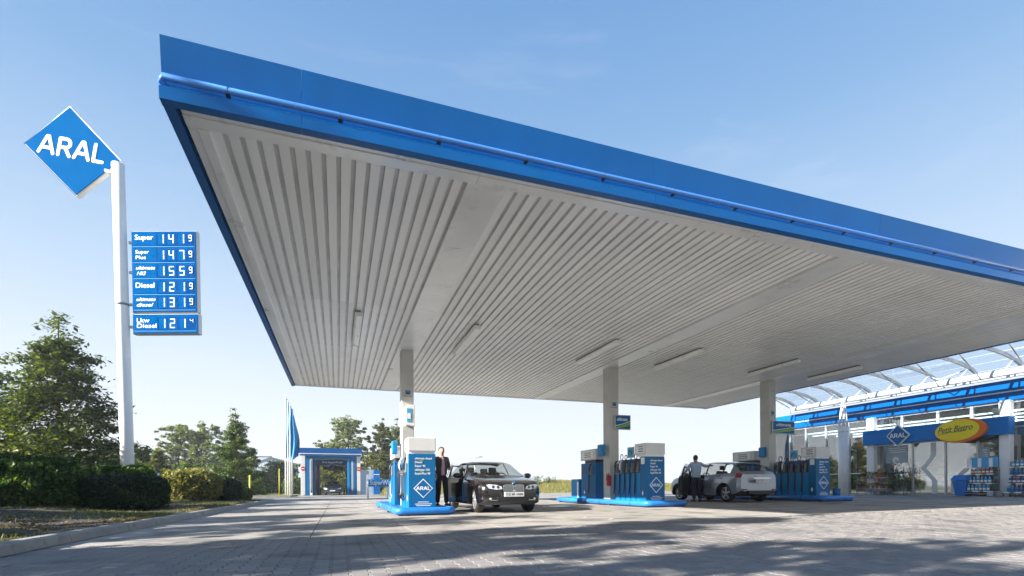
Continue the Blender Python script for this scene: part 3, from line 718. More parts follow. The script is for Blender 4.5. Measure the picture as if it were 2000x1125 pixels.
NAMES = ['ultimate diesel', 'Diesel', 'Super 95', 'ultimate 102', 'SuperPlus 98']
def big_dispenser(loc, lb):
    t = thing('fuel_dispenser', loc, lb, 'fuel pump', 'five hose fuel pumps at the near ends of the islands')
    MB().box(-.38, .38, 0, .34, 0, 1.53).build('end_cabinet', 'blue_mid', t, world=False, bevel=.02, seg=3)
    MB().box(-.36, .36, .02, .50, 1.532, 1.60).build('neck', 'white', t, world=False)
    hd = MB().box(-.385, .385, -.02, .66, 1.60, 1.985).build('display_head', 'pump_white', t, world=False, bevel=.022, seg=3)
    MB().box(-.33, .33, .342, 1.98, 0, 1.00).build('hose_cabinet', 'blue_light', t, world=False, bevel=.01)  # lighter blue puts the sunlit lower part of the side into the colour
    MB().box(-.20, .20, .342, 1.98, 1.0, 1.50).build('nozzle_cabinet', 'blue_dark', t, world=False, bevel=.01)
    for sx in (-1, 1):
        xx = sx * .3865
        MB().box(min(xx, xx + sx * .004), max(xx, xx + sx * .004), .06, .60, 1.66, 1.93).build('price_display', 'white_print', t, world=False)
        for k in range(3):
            MB().box(min(xx + sx * .004, xx + sx * .008), max(xx + sx * .004, xx + sx * .008), .12, .40, 1.70 + k * .08, 1.735 + k * .08).build('display_line', 'midgrey' if k else 'blue_mid', t, world=False)
        MB().box(min(sx * .38, sx * .388), max(sx * .38, sx * .388), .06, .26, 1.28, 1.50).build('fuel_label', 'white_print', t, world=False)
        mb = MB(); m = frame_mat((sx * .389, .17, .30), (0, -sx * -1 if sx > 0 else -1, 0), (0, 0, 1)); diamond(mb, m, .10, 0, .05); mb.build('small_emblem', 'white_print', t, world=False)
        for k in range(5):
            y = .52 + k * .335
            nozzle_hose(t, sx, y, k)
            MB().box(min(sx * .332, sx * .345), max(sx * .332, sx * .345), y + .115, y + .165, .02, .99).build('cabinet_rib', 'blue_mid', t, world=False)
    # hose loops on top
    for (y, c, r) in ((.62, 'white', .07), (.98, 'blue_mid', .10), (1.30, 'white', .07), (1.62, 'black', .09), (1.90, 'dark', .11)):
        P = [(0.0 - .12, y + r * math.sin(a) * .8, 1.50 + r + r * math.cos(a)) for a in [2 * math.pi * k / 14 for k in range(15)]]
        MB().tube(P, .016, 6).build('hose_loop', c, t, world=False)
    mb = MB(); mb.box(-.24, -.20, .95, 1.33, 1.55, 1.93); mb.build('topper_sign', 'alu', t, world=False)
    mb = MB(); mb.box(-.246, -.241, .98, 1.30, 1.58, 1.90); mb.build('topper_poster', 'cyan', t, world=False)
    P = [(-.25, 1.14 + .11 * math.cos(a), 1.66 + .14 * math.sin(a)) for a in [math.pi * k / 8 for k in range(9)]]
    MB().tube(P, .012, 5).build('topper_arch', 'blue_mid', t, world=False)
    for k, s in enumerate(NAMES):
        mb = MB(); text_mb(mb, s, FRONT(-.20 + .0, -.004, 1.40 - k * .105), .082, depth=.002, bold=.001, align='LEFT')
        mb.build('fuel_lettering', 'white_print', t, world=False)
    for k in (0, 3):
        mb = MB(); mb.add([(-.08, -.006, 1.345 - k * .105), (.03, -.006, 1.37 - k * .105), (.05, -.006, 1.36 - k * .105), (-.06, -.006, 1.325 - k * .105)], [(0, 1, 2, 3)])
        mb.build('green_tick', 'green', t, world=False)
    logo(t, FRONT(.03, -.003, .57), .24, world=False)
    for (z, a, b) in ((.19, -.12, .18), (.135, -.20, .27), (.09, -.17, .23)):
        MB().box(a, b, -.004, -.0015, z - .009, z + .009).build('small_print', 'white_print', t, world=False)
    return t
def rear_dispenser(loc, lb):
    t = thing('rear_fuel_dispenser', loc, lb, 'fuel pump', 'smaller fuel pumps at the far ends of the islands')
    MB().box(-.36, .36, 0, 1.25, 0, 1.50).build('cabinet', 'blue_mid', t, world=False, bevel=.015)
    MB().box(-.30, .30, .1, 1.0, 1.5, 1.62).build('neck', 'dark', t, world=False)
    MB().box(-.37, .37, -.05, 1.28, 1.62, 2.05).build('display_head', 'pump_white', t, world=False, bevel=.02, seg=3)
    for sx in (-1, 1):
        MB().box(min(sx * .371, sx * .377), max(sx * .371, sx * .377), .2, 1.15, 1.68, 1.98).build('price_display', 'white_print', t, world=False)
        for k in range(3):
            MB().box(min(sx * .377, sx * .381), max(sx * .377, sx * .381), .35, .9, 1.73 + k * .08, 1.765 + k * .08).build('display_line', 'midgrey', t, world=False)
        MB().box(min(sx * .361, sx * .367), max(sx * .361, sx * .367), .70, 1.20, 1.05, 1.38).build('keypad_panel', 'blue_dark', t, world=False)
        nozzle_hose(t, sx * 1.08, .32, 2)
        mb = MB(); m = frame_mat((sx * .364, .95, .30), (0, -1 if sx < 0 else 1, 0), (0, 0, 1)); diamond(mb, m, .09, 0, .06); mb.build('small_emblem', 'white_print', t, world=False)
    return t
IL = [(2.2, 13.30, 20.1, 'leftmost pump island beside the man in the brown jacket'), (10.08, 13.65, 20.6, 'middle pump island with the extinguisher by its column'), (18.15, 14.0, 20.9, 'pump island nearest the shop, behind the silver hatchback')]
DL = ['first fuel pump in from the left, beside the man in a jacket', 'five hose fuel pump at the near end of the middle island', 'five hose fuel pump nearest the shop']
RL = ['smaller fuel pump behind the first column on the left', 'smaller fuel pump with white head behind the middle column', 'smaller fuel pump on the far end of the island by the shop']
for k, (cx, y0, y1, lb) in enumerate(IL):
    island(cx, y0, y1, lb, hw=(.74, .74, .80)[k])
    z = G(cx) + .152
    big_dispenser((cx, y0 + .62, z), DL[k])
    rear_dispenser((cx, 17.75, z), RL[k])
    g = z
    t = thing('service_box', (cx, 19.5, z), ['low blue service box at the far end of the left island', 'low blue service box with white strip at the far end of the middle island', 'low blue service box at the far end of the island by the shop'][k], 'service box', 'low service boxes on the islands')
    MB().box(cx - .34, cx + .34, 19.25, 20.0, z, z + .86).build('case', 'blue_light', t, bevel=.02)
    MB().box(cx - .348, cx - .341, 19.3, 19.42, z + .08, z + .74).build('white_strip', 'white_print', t)
    # blue card reader box on the column
    t = thing('column_terminal', (cx - .28, 17.1, z + 1.6), ['bright blue box fixed to the left side of the first column', 'bright blue box fixed to the left side of the middle column', 'bright blue box fixed to the column nearest the shop'][k], 'terminal box', 'blue boxes on the columns')
    MB().box(cx - .50, cx - .33, 17.0, 17.35, z + 1.72, z + 2.16).build('case', 'blue_light', t, bevel=.03)
    MB().box(cx - .33, cx - .19, 17.1, 17.2, z + 1.85, z + 1.95).build('bracket', 'alu', t)
# fire extinguisher
t = thing('fire_extinguisher', (9.72, 16.75, .85), 'red fire extinguisher hanging beside the middle column', 'extinguisher')
MB().tube([(9.72, 16.72, .78), (9.72, 16.72, .80), (9.72, 16.72, 1.16), (9.72, 16.72, 1.22)], [.06, .085, .085, .035], 12).build('cylinder', 'red', t)
MB().tube([(9.72, 16.72, 1.22), (9.72, 16.72, 1.27), (9.64, 16.72, 1.25), (9.62, 16.72, 1.0)], .014, 6).build('hose', 'black', t)
# watering can and squeegee bucket on the right end of the last island
t = thing('window_wash_bucket', (18.95, 14.3, G(18.9) + .15), 'small blue bucket with squeegee on the end of the island nearest the shop', 'bucket')
MB().tube([(18.78, 14.55, G(19) + .15), (18.78, 14.55, G(19) + .48)], [.12, .15], 12).build('pail', 'blue_mid', t)
MB().tube([(18.78, 14.55, G(19) + .3), (18.70, 14.55, G(19) + .75)], .012, 6).build('squeegee_handle', 'black', t)
# ------------------------------------------------------------------ cars
def interp(keys, x):
    for (x0, v0), (x1, v1) in zip(keys[:-1], keys[1:]):
        if x <= x1:
            s = 0 if x1 == x0 else max(0, (x - x0) / (x1 - x0)); return v0 + (v1 - v0) * s
    return keys[-1][1]
def smooth_interp(keys, x):
    xs = [k[0] for k in keys]; n = len(xs)
    if x <= xs[0]: return keys[0][1]
    if x >= xs[-1]: return keys[-1][1]
    i = max(j for j in range(n - 1) if xs[j] <= x)
    def slope(j):
        if j == 0: return (keys[1][1] - keys[0][1]) / (xs[1] - xs[0])
        if j == n - 1: return (keys[-1][1] - keys[-2][1]) / (xs[-1] - xs[-2])
        a = (keys[j][1] - keys[j - 1][1]) / (xs[j] - xs[j - 1]); b = (keys[j + 1][1] - keys[j][1]) / (xs[j + 1] - xs[j])
        return 0 if a * b <= 0 else 2 * a * b / (a + b)
    h = xs[i + 1] - xs[i]; s = (x - xs[i]) / h
    return (2*s**3 - 3*s*s + 1) * keys[i][1] + (s**3 - 2*s*s + s) * h * slope(i) + (-2*s**3 + 3*s*s) * keys[i+1][1] + (s**3 - s*s) * h * slope(i + 1)

def make_car(name, loc, rz, scale, lb, P, paint, cat='car', open_door=None, detail=True):
    """P: lofted body description. Local +Y is forward (x right), origin between the axles on the ground."""
    t = thing(name, loc, lb, cat, 'cars on the forecourt' if detail else None, rz=rz, scale=scale)
    L0, L1 = P['rear'], P['front']
    ys = sorted(set([round(L0 + (L1 - L0) * k / 46, 4) for k in range(47)] + P.get('extra', []) + [L0 + .03, L0 + .09, L1 - .03, L1 - .09] + ([] if not open_door else list(open_door[:2])) + P['pillars']))
    NP = 13
    def section(y):
        zb = smooth_interp(P['zb'], y); belt = smooth_interp(P['belt'], y); top = smooth_interp(P['top'], y)
        w_ = smooth_interp(P['w'], y); wb = w_ - .055; cab = max(0.0, min(1.0, (top - belt - .03) / .36))
        wt = wb - .05 - cab * P['tumble']; ztr = top - .035 * cab - .012
        h = belt - zb
        return [(0, zb), (w_ * .80, zb), (w_ - .03, zb + .05), (w_ - .005, zb + h * .30), (w_, zb + h * .55), (w_ - .008, zb + h * .82), (wb, belt - .0),
                (wb - .018, belt + .018), ((wb + wt) / 2 + .012 * cab, (belt + ztr) / 2 + .01), (wt, ztr), (wt * .72, top - .006), (wt * .36, top), (0, top + .002)]
    secs = [section(y) for y in ys]
    V = []; idx = {}
    for i, (y, s) in enumerate(zip(ys, secs)):
        for k, (x, z) in enumerate(s):
            for sg in (1, -1):
                if x == 0 and sg == -1: idx[(i, k, sg)] = idx[(i, k, 1)]; continue
                # round the nose and tail in plan
                yy = y
                e = P['round']
                if y > L1 - .5: yy = y - e * (x / .9) ** 2 * ((y - (L1 - .5)) / .5)
                if y < L0 + .4: yy = y + e * .6 * (x / .9) ** 2 * (((L0 + .4) - y) / .4)
                idx[(i, k, sg)] = len(V); V.append((sg * x, yy, z))
    def cls(i, k, sg):
        y = (ys[i] + ys[i + 1]) / 2; s = secs[i]; cab = s[12][1] - s[6][1]
        for (a, b, k0, k1, m) in P['patch']:
            if a <= y <= b and k0 <= k < k1: return m
        (w0, w1), (r0, r1) = P['windshield'], P['rearglass']
        if 9 <= k < 12 and (w0 < y < w1 or r0 < y < r1): return 1
        if 7 <= k < 9 and P['side'][0] < y < P['side'][1] and cab > .10:
            for pz in P['posts']:
                if abs(y - pz) < .045: return 2
            return 1
        if k == 0 or k == 1: return 2
        return 0
    F, Mi, door = [], [], []
    for i in range(len(ys) - 1):
        for k in range(NP - 1):
            for sg in (1, -1):
                a, b, c, d = idx[(i, k, sg)], idx[(i + 1, k, sg)], idx[(i + 1, k + 1, sg)], idx[(i, k + 1, sg)]
                q = (a, b, c, d) if sg == 1 else (d, c, b, a)
                m = cls(i, k, sg)
                if open_door and sg == open_door[2] and open_door[0] <= ys[i] and ys[i + 1] <= open_door[1] and 2 <= k < 9:
                    door.append((q, m)); m = 9 
                F.append(q); Mi.append(m)
    for i in (0, len(ys) - 1):
        lp = [idx[(i, k, 1)] for k in range(NP)] + [idx[(i, k, -1)] for k in range(NP - 2, 0, -1)]
        F.append(tuple(lp)); Mi.append(5 if i == 0 and P.get('tailmat') else 0)
    me = bpy.data.meshes.new('body_raw'); me.from_pydata(V, [], F)
    mats = [M[paint], M['car_glass'], M['dark'], M['lens'], M['taillight'], M[paint], M['black'], M['chrome'], M['headlamp'], M['doorhole']]
    for m in mats: me.materials.append(m)
    me.polygons.foreach_set('material_index', Mi)
    bm = bmesh.new(); bm.from_mesh(me); bmesh.ops.recalc_face_normals(bm, faces=bm.faces); bm.to_mesh(me); bm.free()
    ob = bpy.data.objects.new('body_raw', me); COL.objects.link(ob)
    # wheel arches by boolean
    cut = MB()
    for yw in P['axles']:
        for sg in (1, -1):
            cut.tube([(sg * (P['track'] + .14 + .6), yw, P['wr'] + .01), (sg * (P['track'] - .22), yw, P['wr'] + .01)], P['wr'] + .055, 28, 6, True, False)
    cm = cut.mesh('cut', mats); co_ = bpy.data.objects.new('cut', cm); COL.objects.link(co_)
    md = ob.modifiers.new('b', 'BOOLEAN'); md.operation = 'DIFFERENCE'; md.object = co_; md.solver = 'EXACT'
    dg = bpy.context.evaluated_depsgraph_get(); full = bpy.data.meshes.new_from_object(ob.evaluated_get(dg))
    bpy.data.objects.remove(ob); bpy.data.objects.remove(co_)
    names = {0: 'body', 1: 'window_glass', 2: 'underside_trim', 3: 'headlight_glass', 4: 'tail_light', 5: 'tailgate', 8: 'headlight', 6: 'wheel_housing', 7: 'chrome_strip'}
    slotn = [m.name for m in mats]
    groups = {}
    for p in full.polygons: groups.setdefault(slotn[p.material_index], []).append(p)
    done = {}
    seen = {}
    for i, m in enumerate(mats): seen.setdefault(m.name, i)
    hs_ = [q for mn, ps_ in groups.items() if mn == M['black'].name for q in ps_]
    parts_ = {}
    for q in hs_: parts_.setdefault((q.center.x > 0, min(range(2), key=lambda a: abs(P['axles'][a] - q.center.y))), []).append(q)
    def islands(ps_):
        own = {}; par = {}
        def find(a):
            while par[a] != a: par[a] = par[par[a]]; a = par[a]
            return a
        for n_, q in enumerate(ps_):
            par[n_] = n_
            for v in q.vertices:
                if v in own: par[find(n_)] = find(own[v])
                else: own[v] = n_
        out = {}
        for n_, q in enumerate(ps_): out.setdefault(find(n_), []).append(q)
        return list(out.values())
    keepj = (M[paint].name, M['black'].name)
    items = [(M[paint].name, groups.get(M[paint].name, []))] + [(mn, isl) for mn, ps_ in groups.items() if mn not in keepj for isl in islands(ps_)] + [(M['black'].name, v_) for v_ in parts_.values()]
    for mn, ps in items:
        if mn == M['doorhole'].name: continue
        if False:
            # faces taken out for the open door are dropped, housings kept
            ps = [p for p in ps if not (ys and open_door[0] - .01 <= p.center.y <= open_door[1] + .01 and p.center.x * open_door[2] > .5 and p.center.z > .24 and min(abs(p.center.y - a) for a in P['axles']) > P['wr'] + .045)]
        vi = {}; vs = []; fs = []
        for p in ps:
            f = []
            for v in p.vertices:
                if v not in vi: vi[v] = len(vs); vs.append(full.vertices[v].co.copy())
                f.append(vi[v])
            fs.append(tuple(f))
        if not fs: continue
        mb = MB(); mb.add(vs, fs, 0, True)
        nm = names.get(seen.get(mn, 0), 'wheel_housing')
        me2 = bpy.data.meshes.new(nm); me2.from_pydata(mb.v, [], mb.f); me2.materials.append(bpy.data.materials[mn]); me2.polygons.foreach_set('use_smooth', [True] * len(mb.f)); me2.update()
        me2.set_sharp_from_angle(angle=R(32))
        link(nm, me2, t)
    # open door: the taken-out faces, thickened and swung about the front hinge
    if door:
        vi = {}; vs = []; fs = []; ms = []
        for q, m in door:
            f = []
            for v in q:
                if v not in vi: vi[v] = len(vs); vs.append(Vector(V[v]))
                f.append(vi[v])
            fs.append(tuple(f)); ms.append(0 if m == 0 else (1 if m == 1 else 2))
        hinge = Vector((open_door[2] * .88, open_door[1], 0)); ang = R(open_door[3]) * -open_door[2] * -1
        rot = Matrix.Translation(hinge) @ Matrix.Rotation(ang, 4, 'Z') @ Matrix.Translation(-hinge)
        me3 = bpy.data.meshes.new('door'); me3.from_pydata([rot @ v for v in vs], [], fs)
        for m in (M[paint], M['car_glass'], M['dark']): me3.materials.append(m)
        me3.polygons.foreach_set('material_index', ms); me3.update()
        od = link('open_door', me3, t); od['label'] = 'front side door standing open'
        # inner trim panel
        bx = MB(); a, b = open_door[0], open_door[1]; xx = open_door[2] * .80
        bx.box(min(xx, xx + open_door[2] * .07), max(xx, xx + open_door[2] * .07), a + .04, b - .04, .34, .93)
        for yy in (a + .03, b - .12): bx.tube([(xx, yy, .9), (xx - open_door[2] * .12, yy + .02, 1.32)], .03, 6)
        bx.tube([(xx - open_door[2] * .12, a + .05, 1.33), (xx - open_door[2] * .08, b - .35, 1.28), (xx, b - .02, .95)], .028, 6)
        bx.v = [tuple(rot @ Vector(v)) for v in bx.v]
        bx.build('door_trim', 'dark', t, world=False)
    # wheels
    for yw in P['axles']:
        for sg in (1, -1):
            wr = P['wr']; xo = sg * P['track']; wd = .21
            w0 = MB(); ri = P['rim']; prof = [(ri, .0), (ri + .012, .012), (wr - .03, .006), (wr - .005, .03), (wr, .06), (wr, wd - .06), (wr - .03, wd)]
            n = 28; vs = []
            for a in range(n):
                th = 2 * math.pi * a / n
                for r_, dx in prof: vs.append((xo + sg * (.02 - dx), yw + r_ * math.cos(th), wr + r_ * math.sin(th)))
            m_ = len(prof)
            w0.add(vs, [(a * m_ + b, ((a + 1) % n) * m_ + b, ((a + 1) % n) * m_ + b + 1, a * m_ + b + 1) for a in range(n) for b in range(m_ - 1)], 0, True)
            tyre = w0.build('tyre', 'black', t, world=False)
            rm = MB(); x_ = xo + sg * .005
            NS = P['spokes']
            for a in range(NS):
                th = 2 * math.pi * a / NS
                mt = Matrix.Translation((x_, yw, wr)) @ Matrix.Rotation(th, 4, 'X') @ Matrix.Translation((-sg * .01, 0, ri * .55))
                rm.obox(mt, .025, ri * (.16 if NS > 6 else .26), ri * .95)
            rm.tube([(x_ - sg * .03, yw, wr), (x_ + sg * .008, yw, wr)], ri * .2, 12)
            # rim lip
            vs = []
            for a in range(n):
                th = 2 * math.pi * a / n
                for r_, dx in ((ri * .90, .012), (ri * 1.0, -.004), (ri * 1.02, .02), (ri * .93, .10)): vs.append((xo + sg * (.012 - dx), yw + r_ * math.cos(th), wr + r_ * math.sin(th)))
            rm.add(vs, [(a * 4 + b, ((a + 1) % n) * 4 + b, ((a + 1) % n) * 4 + b + 1, a * 4 + b + 1) for a in range(n) for b in range(3)], 0, True)
            rm.build('rim', 'rim_alloy', t, world=False)
            MB().tube([(x_ - sg * .05, yw, wr), (x_ - sg * .06, yw, wr)], ri * .92, 20).build('brake_disc', 'dark', t, world=False)
    # interior
    MB().box(-.74, .74, P['side'][0] + .2, P['windshield'][1] - .1, .28, .36).build('cabin_floor', 'dark', t, world=False)
    for (sx, sy) in ((-.36, .35), (.36, .35), (-.36, -.62), (.36, -.62)):
        yy = P['seat'] + sy
        sb = MB(); sb.box(sx - .24, sx + .24, yy, yy + .5, .38, .56)
        sb.obox(Matrix.Translation((sx, yy - .06, .84)) @ Matrix.Rotation(R(12), 4, 'X'), .46, .13, .62); sb.obox(Matrix.Translation((sx, yy - .15, 1.22 + P.get('hr', 0))), .25, .09, .16)
        sb.build('seat', 'dark', t, world=False, bevel=.04)
    sw = MB(); sy = P['seat'] + .35 + .72; sx = -.36
    sw.tube([(sx + .19 * math.cos(a), sy + .05 * math.sin(a), .93 + .17 * math.sin(a)) for a in [2 * math.pi * k / 16 for k in range(17)]], .016, 6)
    sw.build('steering_wheel', 'black', t, world=False)
    MB().box(-.70, .70, P['windshield'][0] - .02 + .1, P['windshield'][1] - .35, .60, .90).build('dashboard', 'dark', t, world=False, bevel=.05)
    # mirrors
    for sg in (1, -1):
        yy = P['mirror']; zb = smooth_interp(P['belt'], yy)
        mm = MB(); x0 = sg * (smooth_interp(P['w'], yy) - .03)
        mm.ball((x0 + sg * .17, yy, zb + .09), .12, .07, .075, 12, 8); mm.tube([(x0 - sg * .02, yy, zb + .02), (x0 + sg * .12, yy, zb + .06)], .03, 6)
        mm.build('wing_mirror', paint, t, world=False)
    # door seams and handles
    def seam(y, k0, k1, sg):
        s = section(y); mb = MB()
        pts = [(sg * (s[k][0] + .002), s[k][1]) for k in range(k0, k1 + 1)]
        vs = []
        for x, z in pts: vs += [(x, y - .006, z), (x, y + .006, z)]
        mb.add(vs, [(2 * j, 2 * j + 1, 2 * j + 3, 2 * j + 2) for j in range(len(pts) - 1)]); mb.build('door_seam', 'black', t, world=False)
    for y in P['seams']:
        for sg in (1, -1): seam(y, 2, 7, sg)
    for y in P['handles']:
        for sg in (1, -1):
            s = section(y); mb = MB(); mb.box(min(sg * s[5][0], sg * (s[5][0] + .03)), max(sg * s[5][0], sg * (s[5][0] + .03)), y - .1, y + .1, s[5][1] - .02, s[5][1] + .01)
            mb.build('door_handle', paint, t, world=False, bevel=.008)
    return t, section
M['doorhole'] = pmat('door_opening', (0.02, 0.02, 0.02), 0.6)
M['taillight'] = pmat('tail_light_red', (0.22, 0.01, 0.015), 0.15, 0.05, 5)
M['chrome'] = pmat('chrome', (0.65, 0.66, 0.68), 0.12, 0.03, 5, metal=1.0)
M['rim_alloy'] = pmat('alloy_rim', (0.50, 0.51, 0.53), 0.28, 0.06, 5, metal=0.7)
M['paint_brown'] = pmat('dark_brown_car_paint', (0.006, 0.004, 0.004), 0.16, 0.05, 3, metal=0.0, coat=0.8, spec=0.4)
M['paint_silver'] = pmat('silver_car_paint', (0.27, 0.30, 0.345), 0.30, 0.02, 3, metal=0.5, coat=0.8)
M['paint_dark'] = pmat('dark_blue_car_paint', (0.012, 0.016, 0.025), 0.25, 0.05, 3, metal=0.3, coat=1.0)
M['headlamp'] = pmat('headlamp_reflector', (0.62, 0.64, 0.66), 0.15, 0.15, 20, metal=0.6)
M['plate'] = pmat('number_plate_white', (0.72, 0.72, 0.70), 0.5, 0.03, 5)
SED = dict(rear=-1.05, front=3.85, axles=(0, 2.97), track=.80, wr=.335, rim=.235, spokes=12, tumble=.17, round=.22, w=[(-1.05, .70), (-.85, .85), (0, .93), (1.6, .93), (2.9, .925), (3.5, .87), (3.75, .78), (3.85, .66)],
    zb=[(-1.05, .42), (-.8, .28), (0, .2), (3, .2), (3.6, .22), (3.85, .34)], belt=[(-1.05, .86), (-.7, .97), (0, .99), (1.4, .955), (2.5, .90), (3.2, .83), (3.6, .76), (3.8, .66), (3.85, .60)],
    top=[(-1.05, .90), (-.95, 1.03), (-.45, 1.09), (-.2, 1.16), (.35, 1.40), (.9, 1.462), (1.35, 1.455), (1.7, 1.39), (2.15, 1.18), (2.50, 1.01), (3.1, .91), (3.55, .82), (3.78, .72), (3.85, .62)],
    windshield=(1.66, 2.50), rearglass=(-.42, .32), side=(-.15, 2.28), posts=[.95, .02], pillars=[.91, .99, -.02, .06, 1.66, 2.50, 1.95, .32],
    patch=[], extra=[3.44, 3.53, 3.62, 3.71, 3.80], seat=.55, mirror=2.02, seams=[2.1, 1.02, 0.12], handles=[1.12, .22])
HAT = dict(rear=-.83, front=3.52, axles=(0, 2.64), track=.785, wr=.32, rim=.225, spokes=5, tumble=.18, round=.26, w=[(-.83, .78), (-.6, .88), (0, .92), (1.6, .92), (2.6, .91), (3.2, .85), (3.52, .62)],
    zb=[(-.83, .38), (-.6, .27), (0, .2), (3, .2), (3.52, .34)], belt=[(-.83, .97), (-.5, 1.03), (.3, 1.01), (1.4, .96), (2.4, .93), (3.0, .84), (3.4, .70), (3.52, .60)],
    top=[(-.83, 1.0), (-.76, 1.07), (-.36, 1.33), (-.12, 1.41), (.35, 1.475), (.9, 1.50), (1.5, 1.47), (1.9, 1.30), (2.35, 1.04), (2.9, .93), (3.3, .80), (3.52, .62)],
    windshield=(1.50, 2.35), rearglass=(-.72, -.28), side=(-.30, 2.15), posts=[.98, .10], pillars=[.94, 1.02, .06, .14, 1.5, 2.35, -.72, -.28],
    patch=[(-.83, -.60, 5, 7, 4), (3.0, 3.45, 5, 6, 8)], extra=[-.72, -.66, -.60, -.78], seat=.45, mirror=1.86, seams=[1.98, .98, .06], handles=[1.08, .18], tailmat=True, hr=.04)
# dark sedan, nose towards the camera
sed, sec = make_car('parked_sedan', (4.56, 17.05, G(4.5)), math.pi, 1.07, 'dark brown saloon car facing the camera with a side door open', SED, 'paint_brown', open_door=(.95, 2.0, 1, 17))
def FW(x, y, z): return frame_mat((x, y, z), (-1, 0, 0), (0, 0, 1))   # local plate facing +Y
yn = 3.80
for sx in (-1, 1):
    kd = MB(); P_ = [(sx * .145 + .125 * max(-1, min(1, 1.25 * math.cos(a))), .64 + .095 * max(-1, min(1, 1.3 * math.sin(a)))) for a in [2 * math.pi * k / 20 for k in range(20)]]
    kd.tube([(x, 3.862 - .35 * x * x, z) for x, z in P_ + P_[:1]], .011, 6); kd.build('kidney_frame', 'chrome', sed, world=False)
    MB().box(sx * .145 - .115, sx * .145 + .115, 3.70, 3.850, .55, .73).build('kidney_back', 'black', sed, world=False)
    for k in range(9):
        xk = sx * .145 - .10 + k * .025
        MB().box(xk - .005, xk + .005, 3.845, 3.862, .56, .725).build('grille_slat', 'chrome', sed, world=False)
    hs = MB(); ya = lambda x: 3.872 - .27 * x * x
    hs.add([(sx * a, ya(a) - .02 * (b > .7), b) for a, b in ((.31, .625), (.33, .69), (.46, .735), (.64, .755), (.71, .735), (.64, .64), (.45, .612))], [(0, 1, 2, 3, 4, 5, 6)]); hs.build('headlight', 'headlamp', sed, world=False)
    for k, dx in enumerate((.42, .54)):
        MB().tube([(sx * dx, ya(dx) - .03, .675 + .008 * k), (sx * dx, ya(dx) + .006, .675 + .008 * k)], .036, 14).build('headlight_projector', 'dark', sed, world=False)
    fl = MB().tube([(sx * .60, 3.60, .375), (sx * .60, 3.762, .375)], .032, 12); fl.build('fog_lamp', 'headlamp', sed, world=False)
    MB().box(sx * .56 - .14, sx * .56 + .10, 3.60, 3.745, .31, .43).build('side_intake', 'black', sed, world=False)
    MB().box(min(sx * .30, sx * .60), max(sx * .30, sx * .60), 3.74, 3.79, .335, .35).build('chrome_strip', 'chrome', sed, world=False)
MB().box(-.42, .42, 3.6, 3.815, .28, .42).build('lower_intake', 'black', sed, world=False)
MB().box(-.265, .265, 3.84, 3.872, .435, .545).build('number_plate', 'plate', sed, world=False)
mb = MB(); text_mb(mb, 'OZ BF 1030', FW(.0, 3.875, .49), .085, depth=.001, width=.46, bold=.001); mb.build('plate_lettering', 'navy', sed, world=False)
MB().tube([(0, 3.79, .775), (0, 3.80, .785)], .042, 16).build('badge', 'chrome', sed, world=False)
MB().tube([(0, 3.795, .779), (0, 3.806, .791)], .028, 12).build('badge_centre', 'blue_light', sed, world=False)
# silver hatchback, tail towards the camera
hat, sech = make_car('parked_hatchback', (15.30, 15.80, G(15.3)), R(-1.0), 1.09, 'silver hatchback seen from behind with its driver door open', HAT, 'paint_silver', open_door=(1.02, 1.98, -1, 58))
yr = -.86
MB().box(-.27, .27, -.90, -.86, .70, .81).build('number_plate', 'plate', hat, world=False)
mb = MB(); text_mb(mb, 'BO EE 131', frame_mat((0, -.904, .755), (1, 0, 0), (0, 0, 1)), .085, depth=.001, width=.44); mb.build('plate_lettering', 'navy', hat, world=False)
MB().box(-.36, .36, -.885, -.85, .84, .865).build('chrome_strip', 'chrome', hat, world=False)
mb = MB(); mb.ball((0, -.875, .93), .06, .015, .025, 12, 6); mb.build('badge', 'chrome', hat, world=False)
for sx in (-1, 1):
    MB().box(min(sx * .58, sx * .72), max(sx * .58, sx * .72), -.80, -.74, .43, .47).build('rear_reflector', 'taillight', hat, world=False)
    mb = MB(); mb.add([(sx * .74, -.68, 1.02), (sx * .80, -.60, 1.02), (sx * .715, -.26, 1.26), (sx * .665, -.32, 1.28)], [(0, 1, 2, 3)]); mb.build('tail_light', 'taillight', hat, world=False)
bp = MB(); bp.tube([(-.74, -.66, .56), (-.60, -.775, .56), (0, -.84, .56), (.60, -.775, .56), (.74, -.66, .56)], .085, 10); None
MB().box(-.55, .55, -.86, -.70, .30, .42).build('bumper_underside', 'black', hat, world=False)
sp = MB(); sp.obox(Matrix.Translation((0, -.27, 1.405)), .98, .20, .025); sp.build('roof_spoiler', 'paint_silver', hat, world=False, bevel=.01)
# car inside the wash
wc, _s = make_car('hatchback_in_car_wash', (-.62, 61.9, 0.0), math.pi, 1.06, 'dark hatchback facing out of the car wash bay', HAT, 'paint_dark', detail=False)
MB().box(-.26, .26, 3.5, 3.54, .42, .53).build('number_plate', 'plate', wc, world=False)
for sx in (-1, 1):
    mb = MB(); mb.add([(sx * .50, 3.44, .60), (sx * .52, 3.40, .72), (sx * .82, 3.14, .76), (sx * .80, 3.16, .62)], [(0, 1, 2, 3)]); mb.build('headlight', 'headlamp', wc, world=False)

